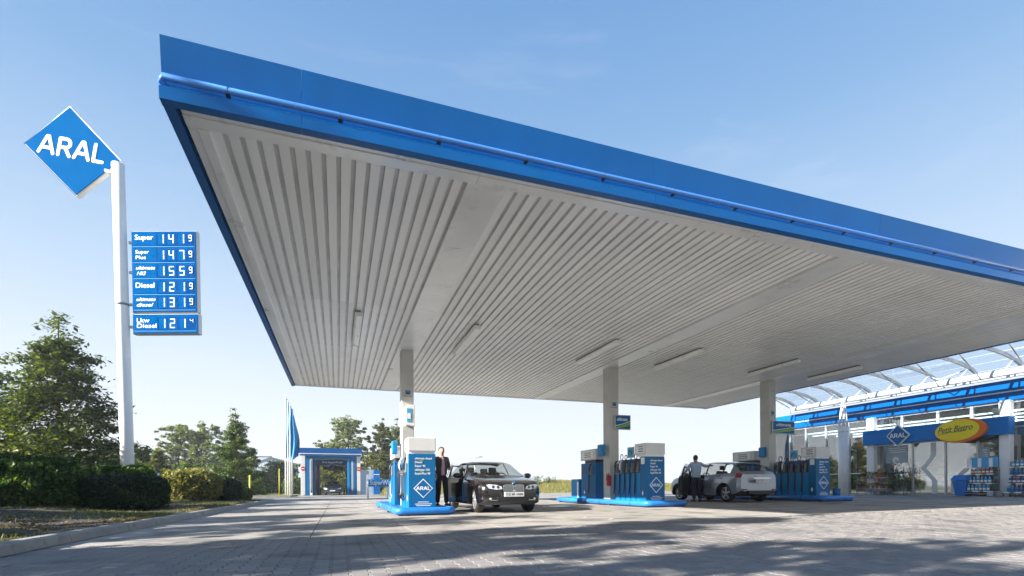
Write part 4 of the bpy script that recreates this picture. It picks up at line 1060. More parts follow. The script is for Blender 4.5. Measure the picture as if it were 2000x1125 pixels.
# ------------------------------------------------------------------ people
def skin_mesh(name, joints, edges, mat, parent, sub=2, extra=None):
    """joints: name -> (pos, rx, ry); grown with skin + subdivision, then baked"""
    keys = list(joints); me = bpy.data.meshes.new(name)
    me.from_pydata([joints[k][0] for k in keys], [(keys.index(a), keys.index(b)) for a, b in edges], [])
    ob = bpy.data.objects.new(name, me); COL.objects.link(ob)
    ob.modifiers.new('s', 'SKIN'); sv = me.skin_vertices[0].data
    for i, k in enumerate(keys): sv[i].radius = joints[k][1:3]; sv[i].use_root = (i == 0)
    s2 = ob.modifiers.new('d', 'SUBSURF'); s2.levels = sub; s2.render_levels = sub
    dg = bpy.context.evaluated_depsgraph_get(); m2 = bpy.data.meshes.new_from_object(ob.evaluated_get(dg)); bpy.data.objects.remove(ob)
    m2.name = name
    if extra:
        mb = MB(); mb.add([v.co.copy() for v in m2.vertices], [tuple(p.vertices) for p in m2.polygons], 0, True); extra(mb)
        m2 = mb.mesh(name, [mat]); 
        m2.polygons.foreach_set('use_smooth', [True] * len(m2.polygons)); return link(name, m2, parent)
    m2.materials.clear(); m2.materials.append(M[mat]); m2.polygons.foreach_set('use_smooth', [True] * len(m2.polygons))
    return link(name, m2, parent)
def add_head(mb, c, fy, tilt=0.0):
    """head ellipsoid with brow, nose, chin and ears; fy = +1/-1 facing along local Y"""
    c = Vector(c); o = len(mb.v); n, m = 18, 14
    for i in range(m + 1):
        a = math.pi * i / m
        for k in range(n):
            t_ = 2 * math.pi * k / n; sx, sy, sz = math.sin(a) * math.cos(t_), math.sin(a) * math.sin(t_), math.cos(a)
            x, y, z = .088 * sx, .108 * sy, .132 * sz
            f = sy * fy
            if sz < 0: x *= 1 + .28 * sz; y *= 1 + .18 * sz
            if f > .75:
                if abs(sx) < .18 and -.35 < sz < .12: y += fy * .022
                if abs(sz + .55) < .12: y -= fy * .004
                if .08 < sz < .28 and .2 < abs(sx) < .6: y -= fy * .012
            yy = y * math.cos(tilt) - z * math.sin(tilt) * fy; zz = z * math.cos(tilt) + y * math.sin(tilt) * fy
            mb.v.append((c.x + x, c.y + yy, c.z + zz))
    for i in range(m):
        for k in range(n):
            k2 = (k + 1) % n; mb.f.append((o + i * n + k, o + (i + 1) * n + k, o + (i + 1) * n + k2, o + i * n + k2)); mb.m.append(0); mb.sm.append(True)
    for s in (-1, 1): mb.ball((c.x + s * .078, c.y - fy * .005, c.z - .005), .012, .022, .034, 8, 6)
def add_hand(mb, wrist, d, up, sz=1.0, curl=.5):
    """palm and five separate bent fingers from the wrist along d"""
    d = Vector(d).normalized(); up = Vector(up); up = (up - d * up.dot(d)).normalized(); s = d.cross(up)
    w0 = Vector(wrist)
    mb.tube([w0 - d * .02, w0 + d * .03, w0 + d * .085], [.024 * sz, .034 * sz, .036 * sz], 8)
    for k, (o_, ln) in enumerate(((-.027, .058), (-.009, .068), (.009, .072), (.027, .064))):
        b = w0 + d * .085 + s * o_; m1 = b + d * ln * .5 - up * curl * .012; e = b + d * ln * .8 - up * curl * ln * .6
        mb.tube([b - d * .01, m1, e], [.0095, .009, .0075], 6)
    b = w0 + d * .035 - s * .03; mb.tube([b, b - s * .022 + d * .022, b - s * .022 + d * .05 - up * .01], [.012, .011, .008], 6)

def person_jacket():
    t = thing('person', (3.05, 15.45, .165), 'man in open brown jacket, pink shirt and dark trousers beside the first pump', 'person', 'people on the forecourt', rz=R(8), scale=1.0)
    H = 1.86; k = H / 1.80; F_ = -1    # faces -Y
    J = dict(pel=((0, 0, .97), .10, .075), waist=((0, 0, 1.12), .085, .065), chest=((0, .01, 1.36), .13, .085), neckb=((0, .02, 1.50), .075, .065), neck=((0, .0, 1.55), .072, .075), headj=((0, -.02, 1.62), .07, .075),
        shL=((-.18, .01, 1.45), .062, .06), elL=((-.25, .05, 1.17), .045, .045), wrL=((-.22, -.10, .97), .027, .03),
        shR=((.18, .01, 1.45), .062, .06), elR=((.25, .04, 1.18), .045, .045), wrR=((.17, -.20, 1.12), .027, .03),
        hpL=((-.09, 0, .90), .07, .07), knL=((-.11, -.02, .50), .058, .062), anL=((-.13, .03, .10), .038, .042), toL=((-.15, -.13, .045), .036, .03),
        hpR=((.09, 0, .90), .07, .07), knR=((.12, -.03, .50), .058, .062), anR=((.15, .02, .10), .038, .042), toR=((.18, -.14, .045), .036, .03))
    J = {a: ((v[0][0] * k, v[0][1] * k, v[0][2] * k), v[1] * k, v[2] * k) for a, v in J.items()}
    E_ = [('pel', 'waist'), ('waist', 'chest'), ('chest', 'neckb'), ('neckb', 'neck'), ('neck', 'headj'), ('chest', 'shL'), ('shL', 'elL'), ('elL', 'wrL'), ('chest', 'shR'), ('shR', 'elR'), ('elR', 'wrR'),
          ('pel', 'hpL'), ('hpL', 'knL'), ('knL', 'anL'), ('anL', 'toL'), ('pel', 'hpR'), ('hpR', 'knR'), ('knR', 'anR'), ('anR', 'toR')]
    hc = (-.01 * k, -.04 * k, 1.665 * k)
    def ex(mb):
        add_head(mb, hc, -1, .22); add_hand(mb, J['wrL'][0], (0.02, -.25, -.9), (-1, 0, 0), k, .6); add_hand(mb, J['wrR'][0], (-.45, -.75, .1), (0, 0, 1), k, .9)
    skin_mesh('body', J, E_, 'skin', t, 2, ex)
    g = lambda n, a, b: (J[n][0], J[n][1] * a, J[n][2] * b)
    Jj = dict(chest=g('chest', 1.42, 1.5), waist=g('waist', 2.05, 2.05), hem=((0, 0, .86 * k), .20 * k, .16 * k), nb=((0, .025 * k, 1.485 * k), .10 * k, .075 * k), shL=g('shL', 1.2, 1.2), elL=g('elL', 1.3, 1.3), wrL=((-.222 * k, -.085 * k, .99 * k), .044 * k, .046 * k),
              shR=g('shR', 1.2, 1.2), elR=g('elR', 1.3, 1.3), wrR=((.18 * k, -.17 * k, 1.125 * k), .044 * k, .046 * k))
    skin_mesh('jacket', Jj, [('chest', 'waist'), ('waist', 'hem'), ('chest', 'nb'), ('chest', 'shL'), ('shL', 'elL'), ('elL', 'wrL'), ('chest', 'shR'), ('shR', 'elR'), ('elR', 'wrR')], 'jacket', t)
    Jt = dict(top=((0, 0, 1.02 * k), .155 * k, .12 * k), pel=((0, 0, .94 * k), .175 * k, .14 * k), hpL=g('hpL', 1.42, 1.5), knL=g('knL', 1.35, 1.35), anL=((-.13 * k, .02 * k, .09 * k), .062 * k, .066 * k), hpR=g('hpR', 1.42, 1.5), knR=g('knR', 1.35, 1.35), anR=((.15 * k, .015 * k, .09 * k), .062 * k, .066 * k))
    skin_mesh('trousers', Jt, [('top', 'pel'), ('pel', 'hpL'), ('hpL', 'knL'), ('knL', 'anL'), ('pel', 'hpR'), ('hpR', 'knR'), ('knR', 'anR')], 'navy_cloth', t)
    sh = MB()   # shirt front visible in the jacket opening, following the chest
    rows = [(1.52, .030, -.085), (1.44, .052, -.125), (1.34, .060, -.142), (1.22, .058, -.138), (1.10, .055, -.136), (1.0, .05, -.142), (.95, .045, -.140)]
    vs = []
    for z, hw, y in rows:
        for u in (-1, -.5, 0, .5, 1): vs.append((u * hw * k, (y - .012 + .02 * u * u) * k, z * k))
    sh.add(vs, [(r * 5 + c, r * 5 + c + 1, (r + 1) * 5 + c + 1, (r + 1) * 5 + c) for r in range(6) for c in range(4)], 0, True); sh.build('shirt', 'pink', t, world=False)
    for s in (-1, 1):
        lp = MB(); lp.add([(s * .035 * k, -.115 * k, 1.53 * k), (s * .10 * k, -.10 * k, 1.46 * k), (s * .085 * k, -.148 * k, 1.32 * k), (s * .05 * k, -.158 * k, 1.14 * k), (s * .045 * k, -.15 * k, 1.34 * k)], [(0, 1, 2, 3, 4)])
        lp.build('lapel', 'jacket', t, world=False)
    hr = MB(); hr.ball((hc[0], hc[1] + .026, hc[2] + .042), .094, .104, .108, 16, 10); hr.v = [v for v in hr.v]; hr.build('hair', 'hair', t, world=False)
    for a, s in (('L', -1), ('R', 1)):
        p = Vector(J['an' + a][0]); q = Vector(J['to' + a][0]); m_ = MB(); m_.tube([p + Vector((0, .05, -.055)), p + Vector((0, 0, -.045)), q + Vector((0, 0, .0)), q + Vector((0, -.07, -.008))], [.042, .052, .05, .03], 10); m_.build('shoe', 'black', t, world=False)
def person_shirt():
    t = thing('person', (13.95, 16.95, G(13.9) + .0), 'man in pale blue shirt seen from behind leaning on the silver car', 'person', 'people on the forecourt', rz=R(-14), scale=1.0)
    k = 1.93 / 1.80
    J = dict(pel=((0, 0, .97), .10, .075), waist=((0, .0, 1.12), .085, .065), chest=((.01, .03, 1.38), .13, .085), neckb=((.01, .05, 1.52), .075, .065), neck=((.01, .065, 1.57), .078, .08), headj=((.01, .08, 1.63), .075, .08),
        shL=((-.18, .03, 1.47), .06, .06), elL=((-.31, .10, 1.24), .045, .045), wrL=((-.36, .30, 1.08), .027, .03),
        shR=((.20, .03, 1.47), .06, .06), elR=((.43, .10, 1.37), .045, .045), wrR=((.66, .16, 1.40), .027, .03),
        hpL=((-.09, 0, .90), .07, .07), knL=((-.09, .01, .50), .06, .064), anL=((-.10, -.03, .10), .038, .042), toL=((-.12, .13, .045), .036, .03),
        hpR=((.09, 0, .90), .07, .07), knR=((.11, .02, .50), .06, .064), anR=((.14, -.02, .10), .038, .042), toR=((.18, .13, .045), .036, .03))
    J = {a: ((v[0][0] * k, v[0][1] * k, v[0][2] * k), v[1] * k, v[2] * k) for a, v in J.items()}
    E_ = [('pel', 'waist'), ('waist', 'chest'), ('chest', 'neckb'), ('neckb', 'neck'), ('neck', 'headj'), ('chest', 'shL'), ('shL', 'elL'), ('elL', 'wrL'), ('chest', 'shR'), ('shR', 'elR'), ('elR', 'wrR'),
          ('pel', 'hpL'), ('hpL', 'knL'), ('knL', 'anL'), ('anL', 'toL'), ('pel', 'hpR'), ('hpR', 'knR'), ('knR', 'anR'), ('anR', 'toR')]
    hc = (.015 * k, .085 * k, 1.675 * k)
    def ex(mb):
        add_head(mb, hc, 1, -.1); add_hand(mb, J['wrL'][0], (-.1, .7, -.5), (0, .3, 1), k, .7); add_hand(mb, J['wrR'][0], (.9, .3, .0), (0, 0, 1), k, .2)
    skin_mesh('body', J, E_, 'skin', t, 2, ex)
    g = lambda n, a, b: (J[n][0], J[n][1] * a, J[n][2] * b)
    Js = dict(chest=g('chest', 1.42, 1.45), waist=g('waist', 2.05, 2.05), hem=((0, 0, .955 * k), .185 * k, .15 * k), hem2=((0, 0, .93 * k), .185 * k, .15 * k), nb=((.01 * k, .045 * k, 1.51 * k), .085 * k, .07 * k), shL=g('shL', 1.18, 1.15), elL=g('elL', 1.3, 1.3), wrL=((-.352 * k, .27 * k, 1.10 * k), .040 * k, .042 * k),
              shR=g('shR', 1.18, 1.15), elR=g('elR', 1.3, 1.3), wrR=((.63 * k, .155 * k, 1.395 * k), .040 * k, .042 * k))
    skin_mesh('shirt', Js, [('chest', 'waist'), ('waist', 'hem'), ('hem', 'hem2'), ('chest', 'nb'), ('chest', 'shL'), ('shL', 'elL'), ('elL', 'wrL'), ('chest', 'shR'), ('shR', 'elR'), ('elR', 'wrR')], 'shirt', t)
    Jt = dict(top=((0, 0, 1.03 * k), .165 * k, .13 * k), pel=((0, 0, .95 * k), .18 * k, .145 * k), hpL=g('hpL', 1.48, 1.58), knL=g('knL', 1.4, 1.4), anL=((-.10 * k, -.03 * k, .085 * k), .064 * k, .068 * k), hpR=g('hpR', 1.48, 1.58), knR=g('knR', 1.4, 1.4), anR=((.14 * k, -.02 * k, .085 * k), .064 * k, .068 * k))
    skin_mesh('trousers', Jt, [('top', 'pel'), ('pel', 'hpL'), ('hpL', 'knL'), ('knL', 'anL'), ('pel', 'hpR'), ('hpR', 'knR'), ('knR', 'anR')], 'navy_cloth', t)
    b = MB(); n = 20
    if 0: b.tube([(.158 * k * math.cos(a), .128 * k * math.sin(a), .99 * k) for a in [2 * math.pi * q / n for q in range(n + 1)]], .012, 6)
    hr = MB(); hr.ball((hc[0], hc[1] - .02, hc[2] + .025), .096, .108, .122, 16, 10); hr.build('hair', 'hair', t, world=False)
    for a, s in (('L', -1), ('R', 1)):
        p = Vector(J['an' + a][0]); q = Vector(J['to' + a][0]); m_ = MB(); m_.tube([p + Vector((0, -.05, -.055)), p + Vector((0, 0, -.045)), q + Vector((0, 0, .0)), q + Vector((0, .07, -.008))], [.042, .052, .05, .03], 10); m_.build('shoe', 'black', t, world=False)
person_jacket(); person_shirt()
# ------------------------------------------------------------------ shop
SX = 28.5; SG = G(SX); SY0, SY1 = 4.0, 26.6; ZF0, ZF1 = 4.52, 5.40
sh = thing('shop_building', (SX + 4, 15, SG), 'single storey glazed filling station shop with blue fascia band', 'shop')
def sb(x0, x1, y0, y1, z0, z1, nm, m, bev=0.0, par=None): return MB().box(x0, x1, y0, y1, z0, z1).build(nm, m, par or sh, bevel=bev)
sb(SX - .05, SX + 9, SY0, SY1, SG - .05, SG + .05, 'floor', 'inside_floor')
sb(SX - .12, SX - .055, SY0, SY1, SG - .05, SG + .035, 'threshold', 'alu')
sb(SX + 8.8, SX + 9, SY0, SY1, SG + .05, ZF0, 'back_wall', 'midgrey')
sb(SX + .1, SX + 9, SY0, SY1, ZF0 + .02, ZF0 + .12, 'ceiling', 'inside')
sb(SX + .06, SX + 9.2, SY0, SY1 - .1, ZF1 - .05, ZF1 + .0, 'roof', 'midgrey')
sb(SX + .05, SX + 9, SY1 - .12, SY1 - .02, SG, ZF0, 'side_wall', 'tile_white')
sb(SX + .05, SX + 9, SY0, SY0 + .1, SG, ZF0, 'side_wall', 'tile_white')
# fascia panels with a white stripe, ends turned
fy = [SY0, 8.0, 12.2, 16.4, 20.6, 24.0, SY1]
for a, b in zip(fy[:-1], fy[1:]):
    mb = MB(); mb.prism([(SX - .30, ZF0 + .40), (SX - .36, ZF1), (SX + .0, ZF1), (SX + .0, ZF0 + .40)], 'y', a + .004, b - .004); mb.build('fascia_panel', 'blue', sh)
    mb = MB(); mb.prism([(SX - .30, ZF0 + .335), (SX - .22, ZF0), (SX + .0, ZF0), (SX + .0, ZF0 + .335)], 'y', a + .004, b - .004); mb.build('lower_fascia_panel', 'blue', sh)
    sb(SX - .33, SX - .02, a + .002, b - .002, ZF0 + .345, ZF0 + .39, 'white_stripe', 'white_print')
# glazing bays: mullions (white aluminium) at measured spacings
mull = [(26.55, .10), (25.35, .10), (24.1, .08), (23.0, .08), (21.25, .10), (19.42, .0), (18.1, .0)]
def mullion(y, w_=.08, z0=SG + .03, z1=ZF0 - .02, d=.09): sb(SX - d, SX + .03, y - w_ / 2, y + w_ / 2, z0, z1, 'mullion', 'alu', .006)
ms = [26.5, 25.3, 24.1, 22.7, 21.25]
for y in ms: mullion(y, .09)
# the four big white posts of the entrance portal and beyond
def post(y): sb(SX - .42, SX - .10, y - .20, y + .20, SG - .02, ZF0 - .005, 'portal_post', 'white', .03)
post(19.75); post(13.80)
tr = [18.30, 16.62, 15.2]
for y in tr: mullion(y, .11, 3.62, ZF0 - .02)
for y in (17.80, 16.30, 14.98): mullion(y, .07, SG + .03, 3.0, .07)
for y in (12.3, 10.6, 8.9, 7.2, 5.5): mullion(y, .09)
sb(SX - .06, SX + .03, SY0, SY1, ZF0 - .09, ZF0 - .005, 'head_rail', 'alu')
sb(SX - .05, SX + .02, 14.0, 19.55, 3.56, 3.64, 'transom_rail', 'white')
sb(SX - .05, SX + .02, SY0, 13.6, 3.30, 3.36, 'transom_rail', 'alu')
sb(SX - .05, SX + .02, 14.0, 19.55, 2.94, 3.02, 'door_head', 'white')
sb(SX - .045, SX + .02, 19.95, 26.5, 1.42, 1.47, 'mid_rail', 'alu')
def pane(y0, y1, z0, z1, nm='glass_pane', m='glass'): sb(SX - .012, SX - .004, y0 + .01, y1 - .01, z0, z1, nm, m)
alls = sorted(ms + [19.75], reverse=True)
for a, b in zip(alls[:-1], alls[1:]): pane(b + .05, a - .05, SG + .04, ZF0 - .1)
for a, b in zip([19.55, 18.30, 16.62, 15.2], [18.30, 16.62, 15.2, 14.0]): pane(b + .06, a - .06, 3.65, ZF0 - .1, 'transom_pane')
for a, b in zip([19.55, 17.80, 16.30, 14.98], [17.80, 16.30, 14.98, 14.0]): pane(b + .04, a - .04, SG + .04, 2.93, 'door_pane')
for a, b in zip([13.6, 12.3, 10.6, 8.9, 7.2, 5.5], [12.3, 10.6, 8.9, 7.2, 5.5, 4.1]): pane(b + .05, a - .05, SG + .04, ZF0 - .1)
# frosted zigzag stripes on the sliding doors
def strip(pts, wd):
    mb = MB(); vs = []
    for y, z in pts: vs += [(SX - .022, y + wd / 2, z), (SX - .022, y - wd / 2, z)]
    mb.add(vs, [(2 * k, 2 * k + 1, 2 * k + 3, 2 * k + 2) for k in range(len(pts) - 1)]); mb.build('frosted_stripe', 'frost', sh)
strip([(16.85, 2.9), (16.85, 2.25), (17.3, 1.60), (16.80, .98), (16.80, .30)], .24)
strip([(15.95, .30), (15.95, .95), (15.4, 1.55)], .26)
# frosted lower screen in the left bays
for a, b in ((26.4, 25.4), (25.2, 24.2), (24.0, 22.8), (22.6, 21.3), (21.1, 20.0)):
    sb(SX + .06, SX + .07, b, a, SG + .08, 1.42, 'frosted_screen', 'screen_film' if False else 'frost')
# posters on the glass
def poster(y0, y1, z0, z1, m, lb=None, n=3):
    o = sb(SX - .03, SX - .02, y0, y1, z0, z1, 'poster', m)
    for k in range(n): sb(SX - .034, SX - .0305, y0 + .08, y1 - .12 - .05 * k, z1 - .15 - k * .11, z1 - .11 - k * .11, 'poster_line', 'white_print')
    return o
poster(18.05, 19.15, 1.95, 2.88, 'poster_blue' if False else 'panel_grey')
mb = MB(); mb.tube([(SX - .036, 18.65, 2.12), (SX - .034, 18.65, 2.12)], .17, 16, cap=True); mb.build('poster_roundel', 'white_print', sh)
poster(14.55, 14.93, 1.5, 2.5, 'panel_grey', n=7)
# interior: ceiling lights, trusses, shelves
for k in range(4):
    sb(SX + 1.2 + k * 1.6, SX + 1.35 + k * 1.6, SY0 + .6, SY1 - .6, ZF0 - .35, ZF0 - .28, 'ceiling_tube', 'lit_tube')
for y in (18.9, 17.45, 15.9, 14.6, 12.9, 11.4):
    mb = MB(); mb.tube([(SX + .8, y + .7, 4.45), (SX + .8, y, 3.75), (SX + .8, y - .7, 4.45)], .016, 5); mb.build('roof_truss_rod', 'alu', sh)
    sb(SX + .78, SX + .82, y - .75, y + .75, 3.72, 3.76, 'truss_chord', 'alu')
for y in (18.75, 14.45):
    mb = MB(); mb.ball((SX + .45, y, 4.22), .22, .22, .2, 16, 10); mb.build('globe_lamp', 'lamp', sh)
rs = random.Random(4); cols = ['red', 'yellow', 'white_print', 'cyan', 'green', 'orange', 'blue_light', 'terracotta']
for gy in (24.5, 21.9, 19.3, 16.8, 13.0, 10.5, 8.0):
    for zz in (.35, .75, 1.15, 1.55):
        sb(SX + 3.4, SX + 4.1, gy - .9, gy + .9, zz + SG, zz + SG + .03, 'shelf_board', 'alu')
        y = gy - .85
        while y < gy + .8:
            w_ = rs.uniform(.1, .28); sb(SX + 3.42, SX + 3.7, y, y + w_ - .02, zz + SG + .032, zz + SG + rs.uniform(.2, .33), 'shelf_goods', rs.choice(cols)); y += w_
sb(SX + 5.5, SX + 6.2, 14, 19, SG + .05, 1.25, 'service_counter', 'terracotta')
sb(SX + 8.6, SX + 8.79, 12, 20, 2.2, 3.0, 'menu_board', 'dark')
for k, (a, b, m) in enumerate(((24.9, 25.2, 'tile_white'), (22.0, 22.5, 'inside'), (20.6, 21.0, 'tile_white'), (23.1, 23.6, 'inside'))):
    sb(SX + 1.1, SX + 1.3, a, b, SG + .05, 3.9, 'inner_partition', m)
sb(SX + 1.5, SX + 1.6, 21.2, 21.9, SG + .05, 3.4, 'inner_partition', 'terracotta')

# entrance portal beam with its signs
bx0 = SX - .62
pb = thing('entrance_sign_band', (SX - .5, 16.8, 2.95), 'blue sign band across the shop entrance between two white posts', 'sign band')
mb = MB(); mb.box(bx0, SX - .12, 13.55, 20.02, 2.98, 3.78); mb.build('band', 'band_blue', pb, bevel=.02)
mb = MB(); P_ = [(14.0, 2.975), (14.0, 2.93), (14.6, 2.80), (15.2, 2.76), (15.8, 2.80), (16.3, 2.93), (16.3, 2.975)]
mb.prism(P_, 'x', bx0 + .04, SX - .2); mb.build('curved_valance', 'dark', pb)
t = thing('brand_diamond_sign', (bx0, 18.08, 3.35), 'blue diamond emblem sign on the entrance band of the shop', 'sign')
mb = MB(); m0 = LEFT(bx0 - .12, 18.08, 3.36)
def dia_block(mb, m, r, d, mi=0, rx=None):
    rx = rx or r
    vs = [m @ Vector(p) for p in ((0, -r, 0), (rx, 0, 0), (0, r, 0), (-rx, 0, 0), (0, -r, -d), (rx, 0, -d), (0, r, -d), (-rx, 0, -d))]
    return mb.add(vs, [(0, 1, 2, 3), (7, 6, 5, 4), (0, 4, 5, 1), (1, 5, 6, 2), (2, 6, 7, 3), (3, 7, 4, 0)], mi)
dia_block(mb, m0, .585, .10); mb.build('case', 'white', t, bevel=.012)
mb = MB(); diamond(mb, m0 @ Matrix.Translation((0, 0, .004)), .52); mb.build('face', 'blue_mid', t)
mb = MB(); stroke_mb(mb, 'ARAL', m0 @ Matrix.Translation((0, 0, .006)), .20, width=.80); mb.build('lettering', 'white_print', t)
t = thing('bistro_oval_sign', (bx0, 15.35, 3.3), 'yellow and orange oval bistro sign on the entrance band', 'sign')
def oval(x, cy, cz, ry, rz, d, nm, m, rot=.03):
    P_ = [(cy + ry * math.cos(a) * math.cos(rot) - rz * math.sin(a) * math.sin(rot), cz + rz * math.sin(a) + ry * math.cos(a) * -math.sin(rot)) for a in [2 * math.pi * k / 40 for k in range(40)]]
    MB().prism(P_, 'x', x, x + d).build(nm, m, t, bevel=.01)
oval(bx0 - .18, 15.28, 3.31, 1.02, .56, .17, 'orange_rim', 'orange')
oval(bx0 - .20, 15.40, 3.34, .90, .50, .015, 'yellow_face', 'yellow')
mb = MB(); mO = LEFT(bx0 - .204, 15.48, 3.40) @ Matrix.Rotation(R(3), 4, 'Z')
text_mb(mb, 'Petit Bistro', mO, .40, depth=.002, width=1.42, shear=.35, bold=.002)
mb.tube([mO @ Vector((-.72, -.20, .002)), mO @ Vector((-.2, -.12, .002)), mO @ Vector((.0, -.15, .002)), mO @ Vector((.45, -.13, .002))], .010, 4); mb.build('lettering', 'navy', t)

# arched glazed roof linking canopy and shop
ar = thing('arched_glass_roof', (24.6, 15, 5.4), 'curved glazed link roof on white steel arches between canopy and shop', 'glass roof')
AX0, AX1, AH = 20.75, 28.15, .98; AZ = 5.50
def arch_pt(s):  # s 0..1
    a = math.pi * s; return (AX0 + (AX1 - AX0) * (1 - math.cos(a)) / 2, AZ + AH * math.sin(a) ** .9)
Ys = [5.0 + 1.62 * k for k in range(13)]
for k, y in enumerate(Ys):
    if y > 25.2: continue
    P_ = [(arch_pt(s / 20)[0], y, arch_pt(s / 20)[1]) for s in range(21)]
    mb = MB(); 
    for a, b in zip(P_[:-1], P_[1:]):
        d = Vector(b) - Vector(a); m = Matrix.Translation((Vector(a) + Vector(b)) / 2) @ d.to_track_quat('X', 'Z').to_matrix().to_4x4()
        mb.obox(m, d.length * 1.04, .07, .16)
    mb.build('arch_rib', 'arch_grey', ar)
    q = arch_pt(.78)
    MB().tube([(q[0], y, q[1] - .08), (26.75, y, 5.63)], .035, 6).build('hanger', 'white', ar)
    if k < 12:
        MB().tube([(23.6, y + .1, 6.30), (26.70, y + .95, 5.62)], .026, 6).build('diagonal_strut', 'arch_grey', ar)
for k in (6,):
    y = Ys[k]
    q = arch_pt(.78)
    MB().tube([(q[0], y, q[1] - .1), (26.75, y + .81, 5.70), (q[0], y + 1.62, q[1] - .1)], .03, 6).build('brace', 'white', ar)
MB().box(20.67, 20.73, 3.5, 24.4, 5.46, 6.98).build('shade_upstand', 'arch_grey', ar)  # unseen upstand, added to keep sun off the lower shop front
MB().tube([(26.7, 3.2, 5.50), (26.7, 23.4, 5.50)], .16, 16).build('edge_tube', 'white', ar)
MB().tube([(27.75, 3.2, 5.52), (27.75, 24.6, 5.52)], .09, 12).build('gutter_tube', 'white', ar)
for k in range(12):
    y0, y1 = Ys[k], Ys[k] + 1.62
    for s in range(0, 20, 2):
        a = arch_pt(s / 20); b = arch_pt((s + 2) / 20)
        mb = MB(); mb.add([(a[0], y0 + .02, a[1] + .10), (b[0], y0 + .02, b[1] + .10), (b[0], y1 - .02, b[1] + .10), (a[0], y1 - .02, a[1] + .10)], [(0, 1, 2, 3)]); mb.build('roof_pane', 'glass_roof', ar)
for s in range(1, 10):
    a = arch_pt(s / 10); MB().tube([(a[0], 4.5, a[1] + .09), (a[0], 24.5, a[1] + .09)], .018, 5).build('glazing_bar', 'alu', ar)
# big round column with tapered head carrying the tube
for (y, lb) in ((20.25, 1), (6.0, 2)):
    MB().tube([(26.7, y, G(26.7)), (26.7, y, 3.75)], .26, 24).build('column_shaft', 'white', ar)
    MB().tube([(26.7, y, 3.75), (26.7, y, 3.77), (26.7, y, 4.0)], [.28, .28, .27], 24).build('column_collar', 'white', ar)
    for a in range(4):
        dx, dy = .2 * math.cos(a * 1.571 + .785), .2 * math.sin(a * 1.571 + .785)
        MB().tube([(26.7 + dx, y + dy, 4.0), (26.7 + dx * .25, y + dy * .25, 5.4)], .05, 8).build('head_strut', 'white', ar)

# ------------------------------------------------------------------ things in front of the shop
gz = G(27.9)
t = thing('flower_rack', (27.9, 19.15, gz), 'two tier metal rack of potted autumn flowers under the shop window', 'flower rack')
for (z, x) in ((.18, 27.55), (.95, 27.85)):
    for y0 in (18.35, 19.2):
        mb = MB(); mb.prism([(x - .22, z + gz), (x + .22, z + gz), (x + .26, z + gz + .17), (x - .26, z + gz + .17)], 'y', y0 + .02, y0 + .82)
        if z < .5: mb.build('trough', 'steel', t, bevel=.02)
    if z > .5: MB().box(x - .24, x + .24, 18.5, 20.0, z + gz - .02, z + gz).build('shelf', 'steel', t)
for y in (18.4, 19.2, 20.0):
    for x in (27.4, 28.05): MB().tube([(x, y, gz), (x, y, gz + (1.0 if x > 28 else .5))], .014, 6).build('rack_post', 'steel', t)
rf = np.random.default_rng(21)
M['f_green'] = leaf_mat('flower_foliage', (0.03, 0.07, 0.015), (0.08, 0.16, 0.03), .3)
for nm_, c1, c2 in (('f_red', (.35, .01, .03), (.6, .04, .12)), ('f_yellow', (.7, .45, .02), (.85, .65, .05)), ('f_pink', (.6, .2, .3), (.8, .45, .5)), ('f_purple', (.08, .01, .05), (.2, .02, .12)), ('f_white', (.6, .6, .55), (.8, .8, .75))):
    M[nm_] = leaf_mat(nm_, c1, c2, .2)
k = 0
seqs = (['f_pink', 'f_purple', 'f_yellow', 'f_yellow', 'f_purple', 'f_pink', 'f_yellow'], ['f_yellow', 'f_purple', 'f_yellow', 'f_red', 'f_yellow', 'f_purple'])
cname = {'f_pink': 'pink', 'f_purple': 'dark purple', 'f_yellow': 'yellow', 'f_red': 'red', 'f_white': 'white'}
for row, (z, x, n) in enumerate(((.36, 27.5, 7), (.96, 27.8, 6))):
    for i in range(n):
        y = 20.05 - i * (1.7 if row == 0 else 1.5) / n - .1; c = seqs[row][i]
        f = thing('potted_flower', (x, y, z + gz), '%s potted flowers, %s from the left in the %s tier of the rack' % (cname[c], ['first', 'second', 'third', 'fourth', 'fifth', 'sixth', 'seventh'][i], 'lower' if row == 0 else 'upper'), 'potted flowers', 'potted flowers on the rack')
        MB().tube([(x, y, z + gz - .02), (x, y, z + gz + .11)], [.055, .08], 10).build('pot', 'terracotta', f)
        p = rf.normal(size=(70, 3)) * (.075, .075, .05) + (x, y, z + gz + .20); co, q = leaves(p, .03, rf, .5); link('foliage', np_mesh('foliage', co - np.array(f.location), q, 'f_green'), f)
        p = rf.normal(size=(60, 3)) * (.08, .08, .03) + (x, y, z + gz + .27); co, q = leaves(p, .026, rf, .9, .3, .95); link('blossoms', np_mesh('blossoms', co - np.array(f.location), q, c), f)
# tall trolley plant stand beside it
t = thing('plant_trolley', (27.9, 18.25, gz), 'dark wire trolley with plants right of the flower rack', 'trolley')
for y in (18.02, 18.5):
    for x in (27.6, 28.1): MB().tube([(x, y, gz), (x, y, gz + 1.5)], .012, 6).build('upright', 'midgrey', t)
for z in (.25, .75, 1.2): MB().box(27.6, 28.1, 18.02, 18.5, gz + z, gz + z + .02).build('wire_shelf', 'midgrey', t)
p = rf.normal(size=(900, 3)) * (.14, .17, .38) + (27.85, 18.25, gz + .95); co, q = leaves(p, .04, rf, .2); link('foliage', np_mesh('foliage', co - np.array(t.location), q, 'f_green'), t)
